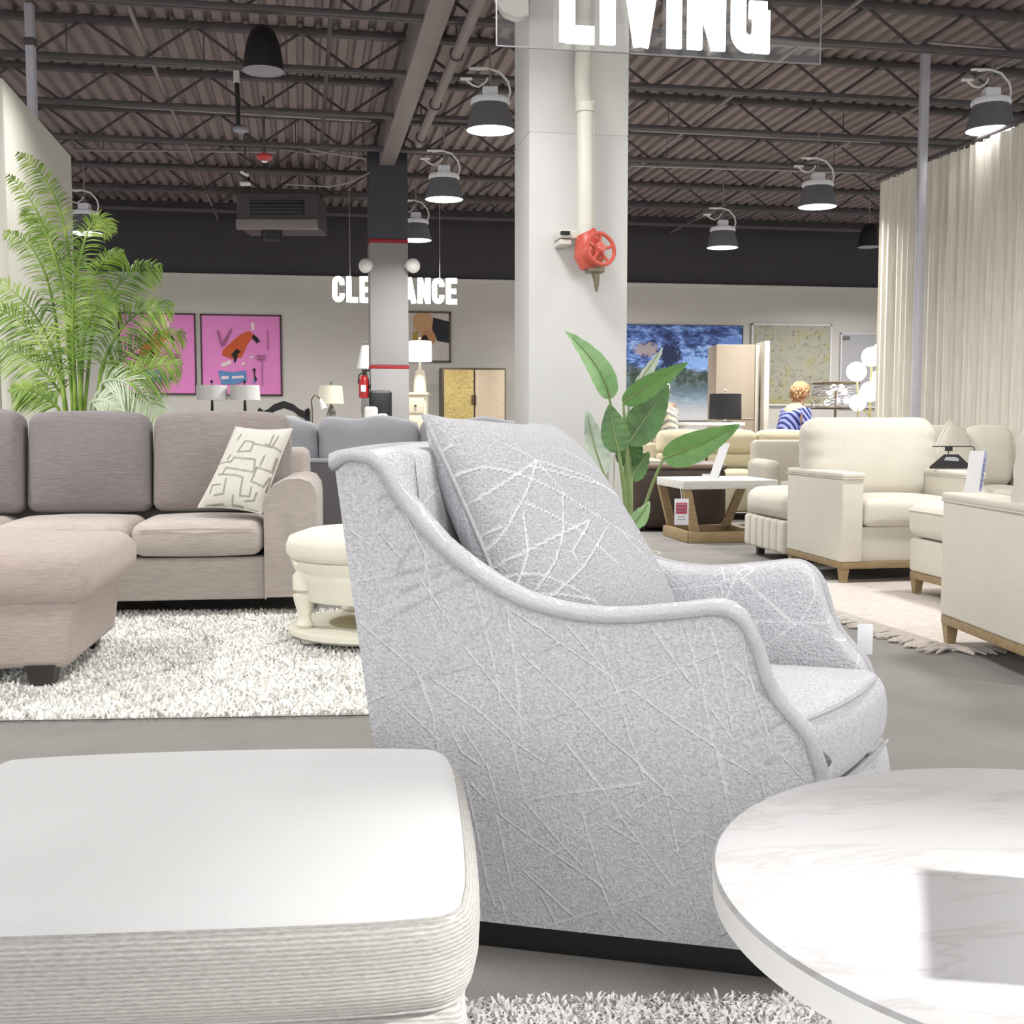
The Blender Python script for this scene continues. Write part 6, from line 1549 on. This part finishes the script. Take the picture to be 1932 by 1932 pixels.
p = Dp(1262, 800, 13.0); hz = Dp(1262, 722, 13.0).z
person('person in a cream and grey patterned top, seated behind the broad leaved plant', (p.x, p.y, 0), CAMROT + 2.6, hz, .08, stripes('cream_grey_shirt', S(150, 146, 144), S(224, 214, 192), 5, (0, 1.0, .4)), plain('brown_trousers', S(104, 68, 52), .9), plain('silver_hair', S(216, 206, 184), .7, var=.15, scale=30), hairlen=.05)
# the stools they sit on
for (px, d, lab) in ((1474, 13.45, 'low bench stool under the person in blue'), (1262, 13.0, 'low bench stool under the person in the patterned top')):
    q = Dp(px, 800, d); T = thing('bench_stool', lab, 'stool', (q.x, q.y, 0), CAMROT)
    m = MB(); m.rbox((0, 0, .30), (.44, .44, .1), .03, k=3); m.build('seat', M['greycloth'], T)
    for sx in (-1, 1):
        for sy in (-1, 1):
            m = MB(); m.rbox((sx * .17, sy * .17, .125), (.04, .04, .25), .004, k=1); m.build('leg', M['leg_dark'], T)
# ================================================================ light
sc.view_settings.view_transform = 'Standard'; sc.view_settings.look = 'None'; sc.view_settings.exposure = 0.0
sc.cycles.use_denoising = True; sc.cycles.max_bounces = 4; sc.cycles.diffuse_bounces = 2; sc.cycles.use_adaptive_sampling = True; sc.cycles.adaptive_threshold = 0.05; sc.cycles.adaptive_min_samples = 12; sc.cycles.transparent_max_bounces = 8; sc.cycles.sample_clamp_indirect = 6
w = bpy.data.worlds.new('hall_light'); sc.world = w; w.use_nodes = True
bg = w.node_tree.nodes['Background']; bg.inputs[0].default_value = (.975, .985, 1, 1); bg.inputs[1].default_value = WORLD
def lamp(p, e, size=.5, col=(1, .992, .98), spread=150, tgt=None, name='high_bay_or_fill'):
    l = bpy.data.lights.new(name, 'AREA'); l.shape = 'DISK'; l.size = size; l.energy = e; l.color = col; l.spread = math.radians(spread)
    o = bpy.data.objects.new(name, l); COL.objects.link(o); o.location = p
    if tgt is not None: o.rotation_euler = (Vector(tgt) - Vector(p)).to_track_quat('-Z', 'Y').to_euler()
    return o
for i, p in enumerate(hb_pos):
    if i != 5: lamp(p - Vector((0, 0, .03)), E_FAR, .38)
for x in (-3.2, 0.6, 4.2):
    for y, e in ((-1.5, E_NEAR), (2.2, E_NEAR), (5.6, E_MID)): lamp((x, y, 3.5), e * ((.6 if x == .6 else 1.25 if x < 0 else 1) if y > 5 else 1.15 if y > 0 else 1), .6)
for x, y in ((-3.9, 8.3), (-1.2, 8.9), (3.4, 8.3)): lamp((x, y, 3.6), E_MID * (1 if x < -2 else .35), .5)  # added fill lamps without fixtures, brightening the middle of the hall
for x, k in ((-1.5, .5), (5.0, .8), (9, 1.4)): lamp((x, 16.4, 3.6), E_FAR * k, .4)  # more fill added before the back wall to lift it, no fixtures there
for x in (7.6,): lamp((x, 9.5, 3.6), E_FAR * .6, .4)
# show spot aimed at the round table
sd_, tanv, top_ = SHADOW_DIR
dirv = (-sd_ * 1.0 - Vector((0, 0, tanv))).normalized()
lamp(top_ - dirv * 3.6, E_SPOT, .16, spread=14, tgt=top_ + dirv * .3, name='show_spot')
